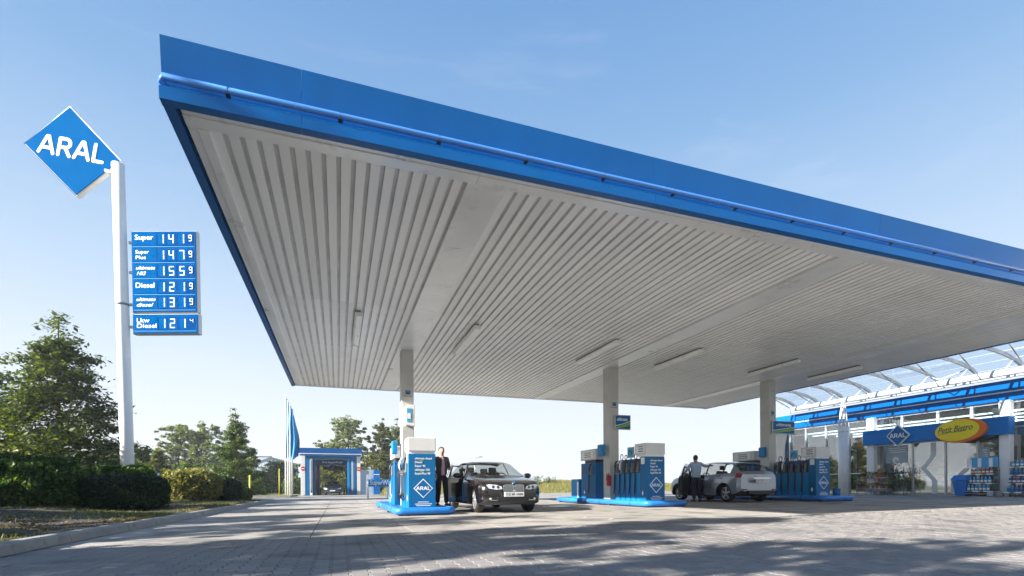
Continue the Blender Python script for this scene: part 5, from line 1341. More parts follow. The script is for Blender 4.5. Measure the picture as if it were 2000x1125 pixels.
# trash bin
t = thing('waste_bin', (27.85, 15.22, gz), 'blue plastic waste bin with swing lid beside the drinks rack', 'bin')
mb = MB(); 
mb.add([(27.85 + sx * a, 15.25 + sy * b, gz + z) for z, a, b in ((0.0, .20, .20), (.72, .29, .29)) for sx, sy in ((-1, -1), (1, -1), (1, 1), (-1, 1))], [(3, 2, 1, 0), (4, 5, 6, 7), (0, 1, 5, 4), (1, 2, 6, 5), (2, 3, 7, 6), (3, 0, 4, 7)])
mb.build('bin_body', 'blue_bump', t, bevel=.03, seg=3)
mb = MB(); mb.add([(27.85 + sx * a, 15.25 + sy * b, gz + z) for z, a, b in ((.73, .32, .32), (.80, .32, .32), (.98, .18, .26)) for sx, sy in ((-1, -1), (1, -1), (1, 1), (-1, 1))], [(3, 2, 1, 0), (8, 9, 10, 11)] + [(r * 4 + c, r * 4 + (c + 1) % 4, r * 4 + 4 + (c + 1) % 4, r * 4 + 4 + c) for r in range(2) for c in range(4)])
mb.build('bin_lid', 'blue_bump', t, bevel=.02)
# drinks racks
def rack(y0, y1, lb, tiers, head, bot_mats, gname):
    t = thing('drinks_rack', (27.9, (y0 + y1) / 2, gz), lb, 'display rack', 'drinks racks before the shop')
    for y in (y0, y1 - .04): MB().box(28.0, 28.3, y, y + .04, gz + .05, gz + tiers[-1] + .25).build('side_frame', 'midgrey', t)
    for y in (y0 + .1, y1 - .15): MB().tube([(27.7, y, gz + .05), (27.7, y + .04, gz + .05)], .05, 10).build('castor', 'dark', t)
    MB().box(27.55, 28.25, y0, y1, gz + .10, gz + .14).build('base', 'midgrey', t)
    for i, z in enumerate(tiers):
        xx = 27.55 + i * .12
        MB().box(xx, 28.25, y0 + .02, y1 - .02, gz + z, gz + z + .025).build('tier_shelf', 'steel', t)
        n = max(3, int((y1 - y0 - .1) / .14))
        for j in range(0, n, 3):
            MB().box(xx - .012, xx - .002, y0 + .1 + j * .14, y0 + .34 + j * .14, gz + z - .02, gz + z + .03).build('price_strip', 'white_print', t)
    if head:
        MB().box(27.95, 28.05, y0 + .05, y1 - .05, gz + tiers[-1] + .32, gz + tiers[-1] + .78).build('header_board', 'cyan', t)
        for j in range(3): MB().box(27.94, 27.948, y0 + .2 + j * .42, y0 + .34 + j * .42, gz + tiers[-1] + .34, gz + tiers[-1] + .74).build('header_print', 'white_print', t)
    for i, z in enumerate(tiers):
        n = max(3, int((y1 - y0 - .1) / .145)); xx = 27.55 + i * .12
        for j in range(n):
            y = y1 - .1 - j * .145; m = bot_mats[i % len(bot_mats)]
            b = bottle_proto.copy() if False else None
            o = thing('bottle', (xx + .10, y, gz + z + .026), '%s %s' % (ORD[j], '%s in the %s tier of the %s' % ({'cyan': 'blue tinted water bottle', 'blue_light': 'bright blue drink bottle', 'terracotta': 'brown bottle with pale label', 'blue_mid': 'dark blue drink bottle'}[m], ['lowest', 'second', 'third', 'top'][i], gname)), 'bottle', '%s tier bottles of the %s' % (['lowest', 'second', 'third', 'top'][i], gname))
            key = 'bt_' + m
            if key not in BM_:
                a = MB().tube([(0, 0, 0), (0, 0, .17), (0, 0, .22), (0, 0, .25)], [.052, .052, .022, .02], 8).mesh('bottle_body', m)
                c = MB().tube([(0, 0, .25), (0, 0, .275)], .023, 8).mesh('cap', 'white_print'); l = MB().tube([(0, 0, .06), (0, 0, .13)], .0535, 8, 0, False).mesh('bottle_label', 'white_print' if m != 'blue_light' else 'blue_mid')
                BM_[key] = (a, c, l)
            link('bottle_body', BM_[key][0], o); link('cap', BM_[key][1], o); link('bottle_label', BM_[key][2], o)
BM_ = {}
ORD = ['leftmost', 'second', 'third', 'fourth', 'fifth', 'sixth', 'seventh', 'eighth', 'ninth', 'tenth', 'eleventh', 'twelfth', 'thirteenth', 'fourteenth']
rack(13.95, 15.0, 'wheeled drinks rack with blue header board right of the waste bin', [.22, .58, 1.0], True, ['cyan', 'cyan', 'terracotta'], 'rack beside the bin')
rack(11.6, 13.55, 'wide blue drinks rack at the right edge of the picture', [.18, .55, .92, 1.28], False, ['blue_light', 'blue_mid', 'blue_light', 'cyan'], 'rightmost rack')
for (y, lb) in ((13.75, 'pale stone block standing between the two drinks racks'), (14.05, 'small light blue block by the foot of the drinks rack')):
    o = MB().box(27.5, 27.75, y - .12, y + .1, gz, gz + .24).build('door_stop_block', 'kerb' if y < 14 else 'panel_grey', bevel=.03); tag(o, lb, 'block')
for (y, z, lb) in ((20.55, 0, 'potted olive shrub inside the left shop window'),):
    t = thing('potted_shrub', (28.9, 22.0, SG + 1.4), lb, 'plant')
    MB().tube([(28.9, 22.0, SG + 1.25), (28.9, 22.0, SG + 1.5)], [.13, .19], 12).build('pot', 'terracotta', t)
    p = rf.normal(size=(500, 3)) * (.16, .22, .30) + (28.9, 22.0, SG + 2.0); co, q = leaves(p, .04, rf, .2); link('foliage', np_mesh('foliage', co - np.array(t.location), q, 'f_green'), t)
# ------------------------------------------------------------------ price pylon
pole_base = Vector((-7.95, 23.95, 0.1)); lean = Vector((-.028 * 13 * .33 - .0, 0.012 * 13, 13.75))
def pole_pt(s): return Vector((pole_base.x - .33 * s, pole_base.y + .11 * s, pole_base.z + 13.7 * s))
py = thing('price_pylon', tuple(pole_base), 'tall white steel pole carrying the diamond sign and price board', 'pylon')
mb = MB(); mb.tube([pole_pt(-.02), pole_pt(.25), pole_pt(.6), pole_pt(1.0)], [.235, .23, .225, .22], 28); mb.build('pole', 'white', py)
MB().tube([pole_pt(.585), pole_pt(.592)], .232, 28).build('pole_joint', 'midgrey', py)
# diamond sign (rhombus in the plane of the road frontage)
D0 = Vector((-9.97, 24.65, 14.30)); xd = Vector((.9445, -.3285, 0)); xd = Vector((3.72, -1.29, 0)).normalized()
mD = frame_mat(D0, xd, (0.02, 0, 1)); 
L_, R_, T_, B_ = Vector((-11.85, 25.30, 14.66)), Vector((-8.13, 24.01, 13.92)), Vector((-10.08, 24.68, 16.15)), Vector((-9.85, 24.60, 12.49))
def dia(shr, d0, d1):
    c = (L_ + R_ + T_ + B_) / 4; nrm = Vector((-.328, -.945, 0)); P_ = [c + (p - c) * shr for p in (B_, R_, T_, L_)]
    mb = MB(); mb.add([p + nrm * d0 for p in P_] + [p + nrm * d1 for p in P_], [(3, 2, 1, 0), (4, 5, 6, 7)] + [(i, (i + 1) % 4, 4 + (i + 1) % 4, 4 + i) for i in range(4)]); return mb
dia(1.0, -.17, .0).build('sign_case', 'white', py, bevel=.03)
dia(.962, .001, .035).build('diamond_face', 'sign_blue', py, bevel=.03, seg=3)
c = (L_ + R_ + T_ + B_) / 4; nrm = Vector((-.328, -.945, 0))
mT = frame_mat(c + nrm * .045, (R_ - L_), (0, 0, 1))
mb = MB(); stroke_mb(mb, 'ARAL', mT @ Matrix.Translation((-.03, .10, 0)), .66, width=2.72); mb.build('lettering', 'white_print', py)
# thin border line
MB().tube([c + (p - c) * .985 + nrm * .006 for p in (B_, R_, T_, L_, B_)], .012, 6).build('edge_trim', 'alu', py)
MB().tube([pole_pt(.99) + Vector((-.45, .1, -.15)), pole_pt(.97)], .08, 8).build('bracket', 'alu', py)
# price board
b0 = Vector((-7.80, 23.90, 0)); bxv = Vector((2.53, -.88, 0)).normalized(); bw = 2.62; bn = Vector((bxv.y, -bxv.x, 0))
def BP(u, z, d=0): v = b0 + bxv * (u + (11.1 - z) * .012) + bn * d; return Vector((v.x, v.y, z))
def bbox(u0, u1, z0, z1, d0, d1, nm, m, bev=0.0, par=None):
    vs = [BP(u, z, d) for d in (d0, d1) for z in (z0, z1) for u in (u0, u1)]
    mb = MB(); mb.add(vs, [(0, 2, 3, 1), (4, 5, 7, 6), (0, 1, 5, 4), (2, 6, 7, 3), (0, 4, 6, 2), (1, 3, 7, 5)]); return mb.build(nm, m, par or py, bevel=bev)
bbox(.0, bw, 7.84, 11.12, -.22, 0, 'board_case', 'alu', .02)
bbox(.03, bw - .03, 7.87, 11.09, .001, .03, 'board_face', 'sign_blue', .02)
bbox(.0, bw + .03, 6.98, 7.80, -.22, 0, 'truck_board_case', 'alu', .02)
bbox(.03, bw + .0, 7.01, 7.77, .001, .03, 'truck_board_face', 'sign_blue', .02)
for z in (10.7, 9.5, 8.2, 7.3): bbox(-.16, .02, z - .05, z + .05, -.14, -.06, 'board_bracket', 'alu')
SEG = {'0': 'abcdef', '1': 'bc', '2': 'abged', '3': 'abgcd', '4': 'fgbc', '5': 'afgcd', '7': 'abc', '9': 'abcdfg', '6': 'afgedc', '8': 'abcdefg'}
def digit(ch, u, z, w_, h, d, parent):
    t_ = h * .09; mb = MB()
    def bar(u0, u1, z0, z1): 
        vs = [BP(a, b, dd) for dd in (d, d + .012) for b in (z0, z1) for a in (u0, u1)]
        mb.add(vs, [(0, 2, 3, 1), (4, 5, 7, 6), (0, 1, 5, 4), (2, 6, 7, 3), (0, 4, 6, 2), (1, 3, 7, 5)])
    g = .012
    pos = dict(a=(u + g, u + w_ - g, z + h - t_, z + h), d=(u + g, u + w_ - g, z, z + t_), g=(u + g, u + w_ - g, z + h / 2 - t_ / 2, z + h / 2 + t_ / 2),
               b=(u + w_ - t_, u + w_, z + h / 2 + g, z + h - g), c=(u + w_ - t_, u + w_, z + g, z + h / 2 - g), f=(u, u + t_, z + h / 2 + g, z + h - g), e=(u, u + t_, z + g, z + h / 2 - g))
    for s in SEG[ch]: bar(*pos[s])
    mb.build('price_digit', 'white_print', parent)
rows = [('Super', None, '141', '9', 10.78, 'S'), ('Super', 'Plus', '147', '9', 10.14, 's'), ('ultimate', '102', '155', '9', 9.50, 'u'), ('Diesel', None, '121', '9', 8.86, 'S'), ('ultimate', 'diesel', '131', '9', 8.24, 'u'), ('Lkw', 'Diesel', '121', '4', 7.40, 's2')]
for (a, b, dg, sm, zc, st) in rows:
    bbox(.12, 1.02, zc - .24, zc + .26, .031, .036, 'row_label_plate', 'blue_light' if False else 'sign_blue')
    bbox(1.04, 2.52, zc - .27, zc + .25, .031, .038, 'digit_field', 'sign_digit_blue')
    for i, ch in enumerate(dg):
        u = 1.14 + i * .39 + (.03 if i > 1 else 0)
        bbox(u - .05, u + .27, zc - .23, zc + .21, .039, .043, 'digit_window', 'sign_blue')
        digit(ch, u - .0, zc - .19, .20, .37, .044, py)
    digit(sm, 2.33, zc + (-.10 if st != 's2' else .02), .13, .25 if st != 's2' else .16, .044, py)
    mm = lambda u, z: frame_mat(BP(u, z, .040), bxv, (0, 0, 1))
    mb = MB()
    if b is None: text_mb(mb, a, mm(.16, zc + .06), .29, depth=.004, bold=.0, align='LEFT', width=.74)
    else:
        big = st == 's2'; it = .3 if st == 'u' else 0
        text_mb(mb, a, mm(.18, zc + .12), .25 if big else .20, depth=.004, bold=.0, align='LEFT', shear=it, width=(.50 if big else (.76 if st == 'u' else .54)))
        mb.build('row_lettering', 'white_print', py); mb = MB()
        text_mb(mb, b, mm(.18, zc - .10), .25 if big else .20, depth=.004, bold=.0, align='LEFT', shear=it, width=(.78 if big else (.66 if b == 'diesel' else (.36 if st == 'u' else .40))))
    mb.build('row_lettering', 'white_print', py)
    bbox(.09, bw - .07, zc - .315, zc - .30, .031, .042, 'row_divider', 'blue_light')

# ------------------------------------------------------------------ car wash
WD = (-3.55, 2.25); WY = 60.2
cw = thing('car_wash_building', (-.65, 64.5, 0), 'blue fronted car wash bay with white side piers', 'car wash')
def cb(x0, x1, y0, y1, z0, z1, nm, m, bev=0.0): return MB().box(x0, x1, y0, y1, z0, z1).build(nm, m, cw, bevel=bev)
cb(-3.95, -3.50, WY, WY + .5, 0, 4.55, 'pier', 'tile_white', .02); cb(2.0, 2.42, WY, WY + .5, 0, 4.55, 'pier', 'tile_white', .02)
cb(-3.9, -3.6, WY + .52, WY + 10, 0, 4.5, 'side_wall', 'tile_white'); cb(2.1, 2.35, WY + .52, WY + 10, 0, 4.5, 'side_wall', 'tile_white')
cb(-3.9, 2.35, WY, WY + 10, 4.56, 4.7, 'roof', 'midgrey')
mb = MB(); mb.prism([(WY - .35, 4.72), (WY - .45, 5.28), (WY - .1, 5.28), (WY - .1, 4.72)], 'x', -4.15, 2.58); mb.build('fascia', 'blue', cw)
cb(-4.12, 2.55, WY - .33, WY - .1, 4.62, 4.70, 'white_stripe', 'white_print')
cb(-4.05, 2.48, WY - .28, WY - .1, 4.42, 4.60, 'lower_fascia', 'blue')
cb(-3.46, 1.96, WY - .05, WY + .12, 4.08, 4.40, 'lintel', 'blue_mid'); 
cb(-2.6, 1.3, WY + 1.2, WY + 1.4, 3.4, 4.06, 'inner_header', 'blue_dark')
mb = MB(); text_mb(mb, 'Aral SuperWash', FRONT(-.65, WY + 1.19, 3.78), .30, depth=.004, width=2.2); mb.build('header_lettering', 'white_print', cw)
cb(-3.45, -3.02, WY - .02, WY + .1, 0, 4.07, 'door_leaf', 'blue_mid'); cb(-3.0, -2.45, WY + .2, WY + 2.2, 0, 4.07, 'bay_wall', 'blue_dark'); cb(1.15, 1.96, WY + .2, WY + 2.2, 0, 4.07, 'bay_wall', 'blue_dark')
cb(-3.01, -2.75, WY - .04, WY + .15, 0, 4.07, 'door_track', 'white'); cb(.95, 1.2, WY - .04, WY + .15, 0, 4.07, 'door_track', 'blue_light')
cb(-2.95, -2.78, WY - .05, WY - .042, .3, 3.9, 'glass_strip', 'glass'); cb(1.25, 1.9, WY - .02, WY + .1, 0, 4.07, 'door_leaf', 'blue_mid'); cb(1.42, 1.62, WY - .03, WY - .022, .5, 3.9, 'glass_strip', 'panel_grey')
for x in (-2.35, 1.05):
    cb(x - .14, x + .14, WY + 4, WY + 9, 0, 4.0, 'inner_wall', 'blue_dark')
cb(-1.75, .55, WY + 4.6, WY + 5.4, 3.05, 3.45, 'roof_brush', 'black')
for x in (-1.95, .62):
    MB().tube([(x, WY + 1.0, 0), (x, WY + 1.0, .75)], .10, 10).build('wheel_guide', 'black', cw)
for (x, nm) in ((-3.72, 'left'), (2.21, 'right')):
    t = thing('no_entry_sign', (x, WY - .05, 2.9), 'round red no entry sign on the %s pier of the car wash' % nm, 'traffic sign', 'no entry signs on the car wash')
    MB().tube([(x, WY - .015, 2.98), (x, WY - .05, 2.98)], .24, 24).build('disc', 'red', t); MB().box(x - .16, x + .16, WY - .06, WY - .052, 2.94, 3.02).build('bar', 'white_print', t)
an = thing('wash_annexe', (3.4, 61, 0), 'pale blue grey annexe wall right of the car wash', 'annexe')
for k in range(4): MB().box(2.45 + k * .42, 2.86 + k * .42, 60.3, 64, 0, 2.9).build('wall_panel', 'panel_grey', an)
MB().box(3.55, 3.85, 60.22, 60.298, 1.35, 1.9).build('notice', 'midgrey', an)
to = thing('blue_totem', (4.25, 59.6, 0), 'bright blue totem panel beside the pale annexe', 'totem')
MB().box(3.80, 4.55, 59.4, 59.8, 0, 2.85).build('totem_body', 'blue', to, bevel=.02); MB().box(3.85, 4.50, 59.385, 59.398, 2.30, 2.36).build('totem_line', 'white_print', to)
sw = thing('car_wash_sign', (2.9, 37.2, 0), 'low blue lettered car wash direction sign on white posts', 'sign')
MB().box(2.02, 4.15, 37.0, 37.1, .86, 1.38).build('panel', 'blue_light', sw, bevel=.01)
mb = MB(); text_mb(mb, 'SuperWash', FRONT(3.0, 36.99, 1.13), .46, depth=.004, width=1.75, bold=.006); mb.build('lettering', 'white_print', sw)
for x in (2.0, 3.35): MB().box(x - .06, x + .06, 37.11, 37.2, 0, 1.38).build('post', 'white', sw)

# ------------------------------------------------------------------ flag poles, posts, small signs
fgd = [(-4.99, 54.7, 10.2, 'tallest flag pole with a furled blue flag, leftmost of four'), (-4.76, 54.55, 9.6, 'second flag pole from the left with a furled blue flag'), (-4.55, 54.4, 9.25, 'third flag pole from the left with a furled blue flag'), (-4.40, 54.9, 8.6, 'rightmost flag pole with a furled blue flag')]
rfl = random.Random(6)
for i, (x, y, h, lb) in enumerate(fgd):
    t = thing('flag_pole', (x, y, 0), lb, 'flag pole', 'flag poles by the car wash')
    MB().tube([(x, y, -.05), (x, y, h)], [.075, .04], 10).build('pole', 'white', t)
    MB().box(x, x + .30, y - .012, y + .012, h - .45, h - .41).build('flag_arm', 'white', t)
    mb = MB(); nz, nu = 26, 9; vs = []; z1 = h - .42; z0 = 3.75
    for a in range(nz + 1):
        s = a / nz; wv = (.20 + .46 * math.sin(min(1, s * 1.2) * 1.5)) * (1 - .35 * max(0, s - .75) * 4 * .3)
        for b in range(nu + 1):
            u = b / nu; ph = i * 1.3
            vs.append((x + .05 + u * wv + .05 * math.sin(7 * s + ph), y + .16 * math.sin(u * 9 + s * 5 + ph) * (.3 + s * .7) - .05, z1 - (z1 - z0) * s + .30 * u * (s - .4) + .10 * math.sin(5 * u + ph) * s))
    mb.add(vs, [(a * (nu + 1) + b, a * (nu + 1) + b + 1, (a + 1) * (nu + 1) + b + 1, (a + 1) * (nu + 1) + b) for a in range(nz) for b in range(nu)], 0, True)
    mb.build('flag', 'blue_light', t)
M['post_yellow'] = pmat('post_yellow', (0.48, 0.42, 0.03), 0.5, 0.06, 5)
def post_thing(nm, x, y, z1, r, m, lb, cat, grp=None):
    o = MB().tube([(x, y, -.05), (x, y, z1)], r, 10).build(nm, m); tag(o, lb, cat, grp)
post_thing('marker_post', -6.70, 44.7, 1.86, .075, 'post_yellow', 'yellow marker post just right of the low shrub', 'post', 'yellow posts')
post_thing('marker_post', -5.39, 52.9, 2.7, .045, 'post_yellow', 'slim tall yellow post left of the flag poles', 'post', 'yellow posts')
post_thing('vent_pipe', -13.0, 29.6, 1.80, .08, 'post_yellow', 'short yellow pipe seen under the big tree', 'post', 'yellow posts')
post_thing('white_bollard', -10.26, 35.3, 1.72, .10, 'white', 'white round post behind the clipped dark hedge', 'post')
post_thing('short_white_post', -7.9, 49, 1.4, .06, 'white', 'small white post in front of the conical tree', 'post')
t = thing('small_blue_sign', (-9.3, 35.0, 0), 'small blue and green service sign behind the golden bush', 'sign')
MB().box(-9.65, -9.02, 34.95, 35.05, .9, 1.76).build('panel', 'blue_mid', t, bevel=.02); MB().box(-9.55, -9.2, 34.94, 34.949, 1.05, 1.3).build('print', 'cyan', t)
for x in (-9.5, -9.15): MB().tube([(x, 35.1, 0), (x, 35.1, 1.2)], .03, 6).build('leg', 'steel', t)
# distant buildings
wh = thing('warehouse', (-15, 135, 0), 'pale grey corrugated warehouse beyond the trees', 'warehouse')
mb = MB(); mb.add([(-26, 134, 0), (-15.2, 132.4, 0), (-11.5, 165, 0), (-24, 166, 0), (-26, 134, 8.5), (-15.2, 132.4, 8.4), (-11.5, 165, 8.3), (-24, 166, 8.4)], [(0, 1, 5, 4), (1, 2, 6, 5), (2, 3, 7, 6), (3, 0, 4, 7), (4, 5, 6, 7)]); mb.build('walls', 'panel_grey', wh)
for k in range(9):
    s = (k + .5) / 9; a = Vector((-15.2, 132.4, 0)).lerp(Vector((-11.5, 165, 0)), s)
    MB().box(a.x - .0, a.x + .12, a.y - .1, a.y + .1, 0, 8.2).build('wall_rib', 'midgrey', wh)
MB().box(-26.2, -15, 132.2, 132.36, 8.3, 8.6).build('roof_edge', 'midgrey', wh)
lb_ = thing('office_building', (-45, 112, 0), 'white building with tall window piers seen under the big tree', 'building')
MB().box(-62, -40, 112, 126, 5.6, 9.2).build('upper_wall', 'tile_white', lb_); MB().box(-62, -40, 112.8, 126, 0, 5.6).build('glazed_wall', 'panel_grey', lb_)
for k in range(12): MB().box(-61.8 + k * 1.9, -61.3 + k * 1.9, 112, 112.5, 0, 5.6).build('pier', 'tile_white', lb_)
fbld = thing('flat_roofed_shed', (-24, 118, 0), 'low flat roofed shed glimpsed between the poplars', 'shed')
MB().box(-36, -18, 120, 130, 0, 6.2).build('wall', 'tile_white', fbld); MB().box(-36.3, -17.7, 119.7, 130.3, 6.2, 6.8).build('roof_edge', 'midgrey', fbld)
# street lamps far behind
for (x, y, h, lb) in ((-1.2, 150, 0, ''),): pass
t = thing('street_lamp', (32, 120, 0), 'distant thin street lamp above the bank', 'street lamp')
MB().tube([(32, 120, 0), (32, 120, 8), (33.4, 120, 8.4)], .09, 6).build('lamp_post', 'steel', t); MB().box(33.2, 34, 119.8, 120.2, 8.3, 8.5).build('lamp_head', 'midgrey', t)
# far hedge line on the horizon (reads as one mass)
rh = np.random.default_rng(7)
M['far_leaf'] = leaf_mat('far_foliage', (0.035, 0.055, 0.025), (0.12, 0.15, 0.06), .25)
P_ = []
n = 26000
x = rh.uniform(-95, -1, n); base = 1.5 + 2.2 * (np.sin(x * .11) * .5 + .5) * (np.sin(x * .37 + 1) * .4 + .6) + 1.3 * np.clip((-x - 12) / 40, 0, 1)
z = rh.random(n) ** .8 * base + rh.normal(size=n) * .25; yy = 106 + rh.normal(size=n) * 1.6
co, q = leaves(np.stack([x, yy, z], 1), .32, rh, .3)
tag(link('far_hedgerow', np_mesh('far_hedgerow', co, q, 'far_leaf')), 'dark hedgerow running along the horizon behind the lawn', 'hedgerow', kind='stuff')
# ------------------------------------------------------------------ trees and shrubs
M['leaf_lin'] = leaf_mat('linden_leaves', (0.028, 0.055, 0.013), (0.16, 0.19, 0.045), .38)
M['leaf_pop'] = leaf_mat('poplar_leaves', (0.10, 0.14, 0.06), (0.27, 0.31, 0.14), .35)
M['leaf_cone'] = leaf_mat('hornbeam_leaves', (0.04, 0.08, 0.022), (0.18, 0.23, 0.07), .38)
M['leaf_mid'] = leaf_mat('mixed_leaves', (0.05, 0.07, 0.015), (0.22, 0.22, 0.06), .38)
M['leaf_laurel'] = leaf_mat('laurel_leaves', (0.014, 0.042, 0.008), (0.13, 0.21, 0.03), .35)
M['leaf_yew'] = leaf_mat('yew_needles', (0.008, 0.022, 0.007), (0.035, 0.065, 0.018), .2)
M['leaf_gold'] = leaf_mat('golden_bush_leaves', (0.08, 0.10, 0.022), (0.40, 0.36, 0.13), .35)
M['core'] = pmat('dark_inner_core', (0.012, 0.014, 0.008), 0.95, 0.3, 8)  # near-black hull filling the inside of each bush
def tree(name, x, y, z0, h, rad, leafm, lb, seed, nleaf=16000, lsize=.075, shape='ovate', trunk_r=.14, cbase=.18, clump=.26, grp='trees round the filling station', limbs=46, squash=1.0, droop=0.0, flat=.5):
    rg = np.random.default_rng(seed); t = thing(name, (x, y, z0), lb, 'tree', grp)
    tk = MB(); bend = rg.normal(size=2) * .012 * h
    def tp(s): return np.array([bend[0] * math.sin(s * 3), bend[1] * math.sin(s * 2.3), h * s * .97])
    tk.tube([Vector(tp(s / 8) - (np.array([0, 0, .1]) if s == 0 else 0)) for s in range(9)], [trunk_r * (1 - .9 * s / 8) * (1.25 if s == 0 else 1) for s in range(9)], 9)
    tk.build('trunk', 'bark', t, world=False)
    lm = MB(); C = []; Wt = []
    for i in range(limbs):
        s = cbase + (1 - cbase) * ((i + rg.random()) / limbs) ** .95 * .97; u = (s - cbase) / (1 - cbase)
        prof = {'ovate': math.sin(min(1, (u * .92 + .12)) * math.pi) ** .62, 'cone': (1 - u) ** .72 * min(1, u * 7 + .45), 'pop': math.sin(min(1, u * .85 + .14) * math.pi) ** .5, 'broad': math.sin(min(1, u * .8 + .22) * math.pi) ** .5}[shape]
        L_ = rad * prof * rg.uniform(.58, 1.2) + .05 * rad; az = i * 2.399 + rg.normal() * .35
        up = {'ovate': .45, 'cone': .18, 'pop': 1.5, 'broad': .5}[shape] * (.4 + .8 * u) - droop
        b = tp(max(cbase * .6, s - .12 * (1 if shape != 'pop' else 1.6))); d = np.array([math.cos(az), math.sin(az), up]); d = d / np.linalg.norm(d[:2])
        e = b + d * L_ * np.array([1, 1, 1]); e[2] = min(e[2], h * .995)
        mid = (b + e) / 2 + rg.normal(size=3) * .04 * L_ + np.array([0, 0, -.05 * L_])
        lm.tube([Vector(b), Vector(mid), Vector(e)], [trunk_r * .34 * (1.1 - u), trunk_r * .2 * (1.1 - u), .008], 5, 0, False)
        nsb = 7
        for k in range(nsb):
            f = .30 + .70 * (k + rg.random()) / nsb; p = b + (e - b) * f + (mid - (b + e) / 2) * 4 * f * (1 - f)
            off_ = rg.normal(size=3) * np.array([1, 1, .55]) * clump * L_ * (1.1 - .5 * f)
            q = p + off_; C.append(q); Wt.append((.5 + f) * (.35 + L_ / rad))
            if k % 2: lm.tube([Vector(p), Vector(q)], [.012 * (h / 8), .005], 4, 0, False)
    for k in range(int(limbs * .25)): C.append(tp(rg.uniform(.72, 1.0)) + rg.normal(size=3) * rad * .07); Wt.append(.5)
    lm.build('limbs', 'bark', t, world=False)
    C = np.array(C); Wt = np.array(Wt); Wt /= Wt.sum(); ix = rg.choice(len(C), nleaf, p=Wt)
    sg = rad * .075 * rg.uniform(.5, 1.3, len(C))[ix]
    P_ = C[ix] + rg.normal(size=(nleaf, 3)).clip(-2, 2) * sg[:, None] * np.array([1, 1, .55])
    P_[:, 2] = np.maximum(P_[:, 2], .25)
    co, q = leaves(P_, lsize, rg, flat)
    link('crown', np_mesh('crown', co, q, leafm), t); return t
tree('linden_tree', -14.2, 33.4, .05, 10.3, 4.3, 'leaf_lin', 'large dark linden tree left of the price pylon', 31, 27000, .115, 'cone', .20, .14, .20, limbs=64, flat=1.0)
tree('linden_tree', -19.6, 36.0, .05, 8.9, 4.0, 'leaf_lin', 'dark tree at the left edge of the picture behind the big linden', 32, 20000, .115, 'ovate', .2, .1, .22, limbs=50, flat=.9)
tree('conical_tree', -8.15, 47.3, .0, 7.6, 2.35, 'leaf_cone', 'conical tree with loose twigs left of the warehouse', 33, 24000, .085, 'cone', .12, .06, .22, limbs=60)
tree('poplar_tree', -22.6, 87.2, 0, 10.9, 2.6, 'leaf_pop', 'left one of two pale poplars behind the golden bush', 34, 15000, .17, 'pop', .2, .05, .2)
tree('poplar_tree', -19.3, 86.0, 0, 11.0, 2.8, 'leaf_pop', 'right one of two pale poplars behind the golden bush', 35, 16000, .17, 'pop', .2, .05, .2)
tree('poplar_tree', -16.2, 90.0, 0, 8.4, 2.6, 'leaf_pop', 'shorter poplar half hidden by the conical tree', 36, 10000, .17, 'pop', .2, .05, .2)
tree('leafy_tree', -22.3, 62.5, 0, 6.2, 2.3, 'leaf_mid', 'yellow green tree just left of the pylon foot', 37, 16000, .12, 'ovate', .15, .03, .2)
tree('leafy_tree', -19.6, 61.0, 0, 5.8, 2.2, 'leaf_cone', 'dark green tree just right of the pylon foot', 38, 16000, .12, 'ovate', .15, .03, .2)
tree('leafy_tree', -17.4, 60.0, 0, 5.6, 1.7, 'leaf_mid', 'narrow olive green tree second right of the pylon', 39, 15000, .12, 'cone', .15, .03, .2)
tree('leafy_tree', -14.6, 59.0, 0, 4.0, 1.6, 'leaf_cone', 'small dark tree in front of the poplars', 40, 12000, .11, 'ovate', .12, .03, .2)
tree('leafy_tree', -11.7, 66.0, 0, 3.6, 2.0, 'leaf_mid', 'low bushy tree between small dark tree and conical tree', 41, 10000, .12, 'broad', .12, .03, .2)
tree('leafy_tree', -9.2, 92.0, 0, 5.6, 3.0, 'leaf_cone', 'dark shrubby tree in front of the warehouse', 42, 9000, .18, 'broad', .15, .03, .2)
tree('leafy_tree', -28.5, 66.0, 0, 4.6, 2.7, 'leaf_cone', 'dark tree beneath the right side of the big linden', 43, 12000, .13, 'ovate', .12, .03, .2)
tree('leafy_tree', -34.5, 70.0, 0, 5.0, 3.2, 'leaf_mid', 'broad low tree far left behind the big bush', 44, 12000, .14, 'broad', .12, .03, .2)
tree('poplar_tree', 1.7, 90.0, 0, 13.1, 3.3, 'leaf_pop', 'tall pale poplar just right above the car wash roof', 45, 24000, .17, 'pop', .25, .05, .2)
tree('poplar_tree', -1.2, 91.0, 0, 9.2, 2.7, 'leaf_pop', 'lower poplar behind the middle of the car wash roof', 46, 14000, .17, 'pop', .2, .05, .2)
tree('poplar_tree', 7.2, 88.5, 0, 13.4, 2.3, 'leaf_mid', 'tall green poplar left of the first column', 47, 20000, .17, 'pop', .25, .05, .2)
tree('poplar_tree', 9.6, 87.5, 0, 13.2, 2.1, 'leaf_pop', 'tall poplar half hidden by the first column', 48, 18000, .17, 'pop', .25, .05, .2)
tree('leafy_tree', 5.6, 80.0, 0, 6.4, 3.2, 'leaf_mid', 'rounded olive tree behind the pale annexe', 49, 16000, .15, 'broad', .15, .03, .2)
tree('leafy_tree', 9.8, 80.0, 0, 6.0, 3.0, 'leaf_cone', 'rounded dark tree behind the first pump', 50, 13000, .15, 'broad', .15, .03, .2)
tree('leafy_tree', -1.0, 86.0, 0, 6.2, 3.4, 'leaf_mid', 'green tree seen through the car wash bay', 51, 14000, .15, 'broad', .15, .03, .2)
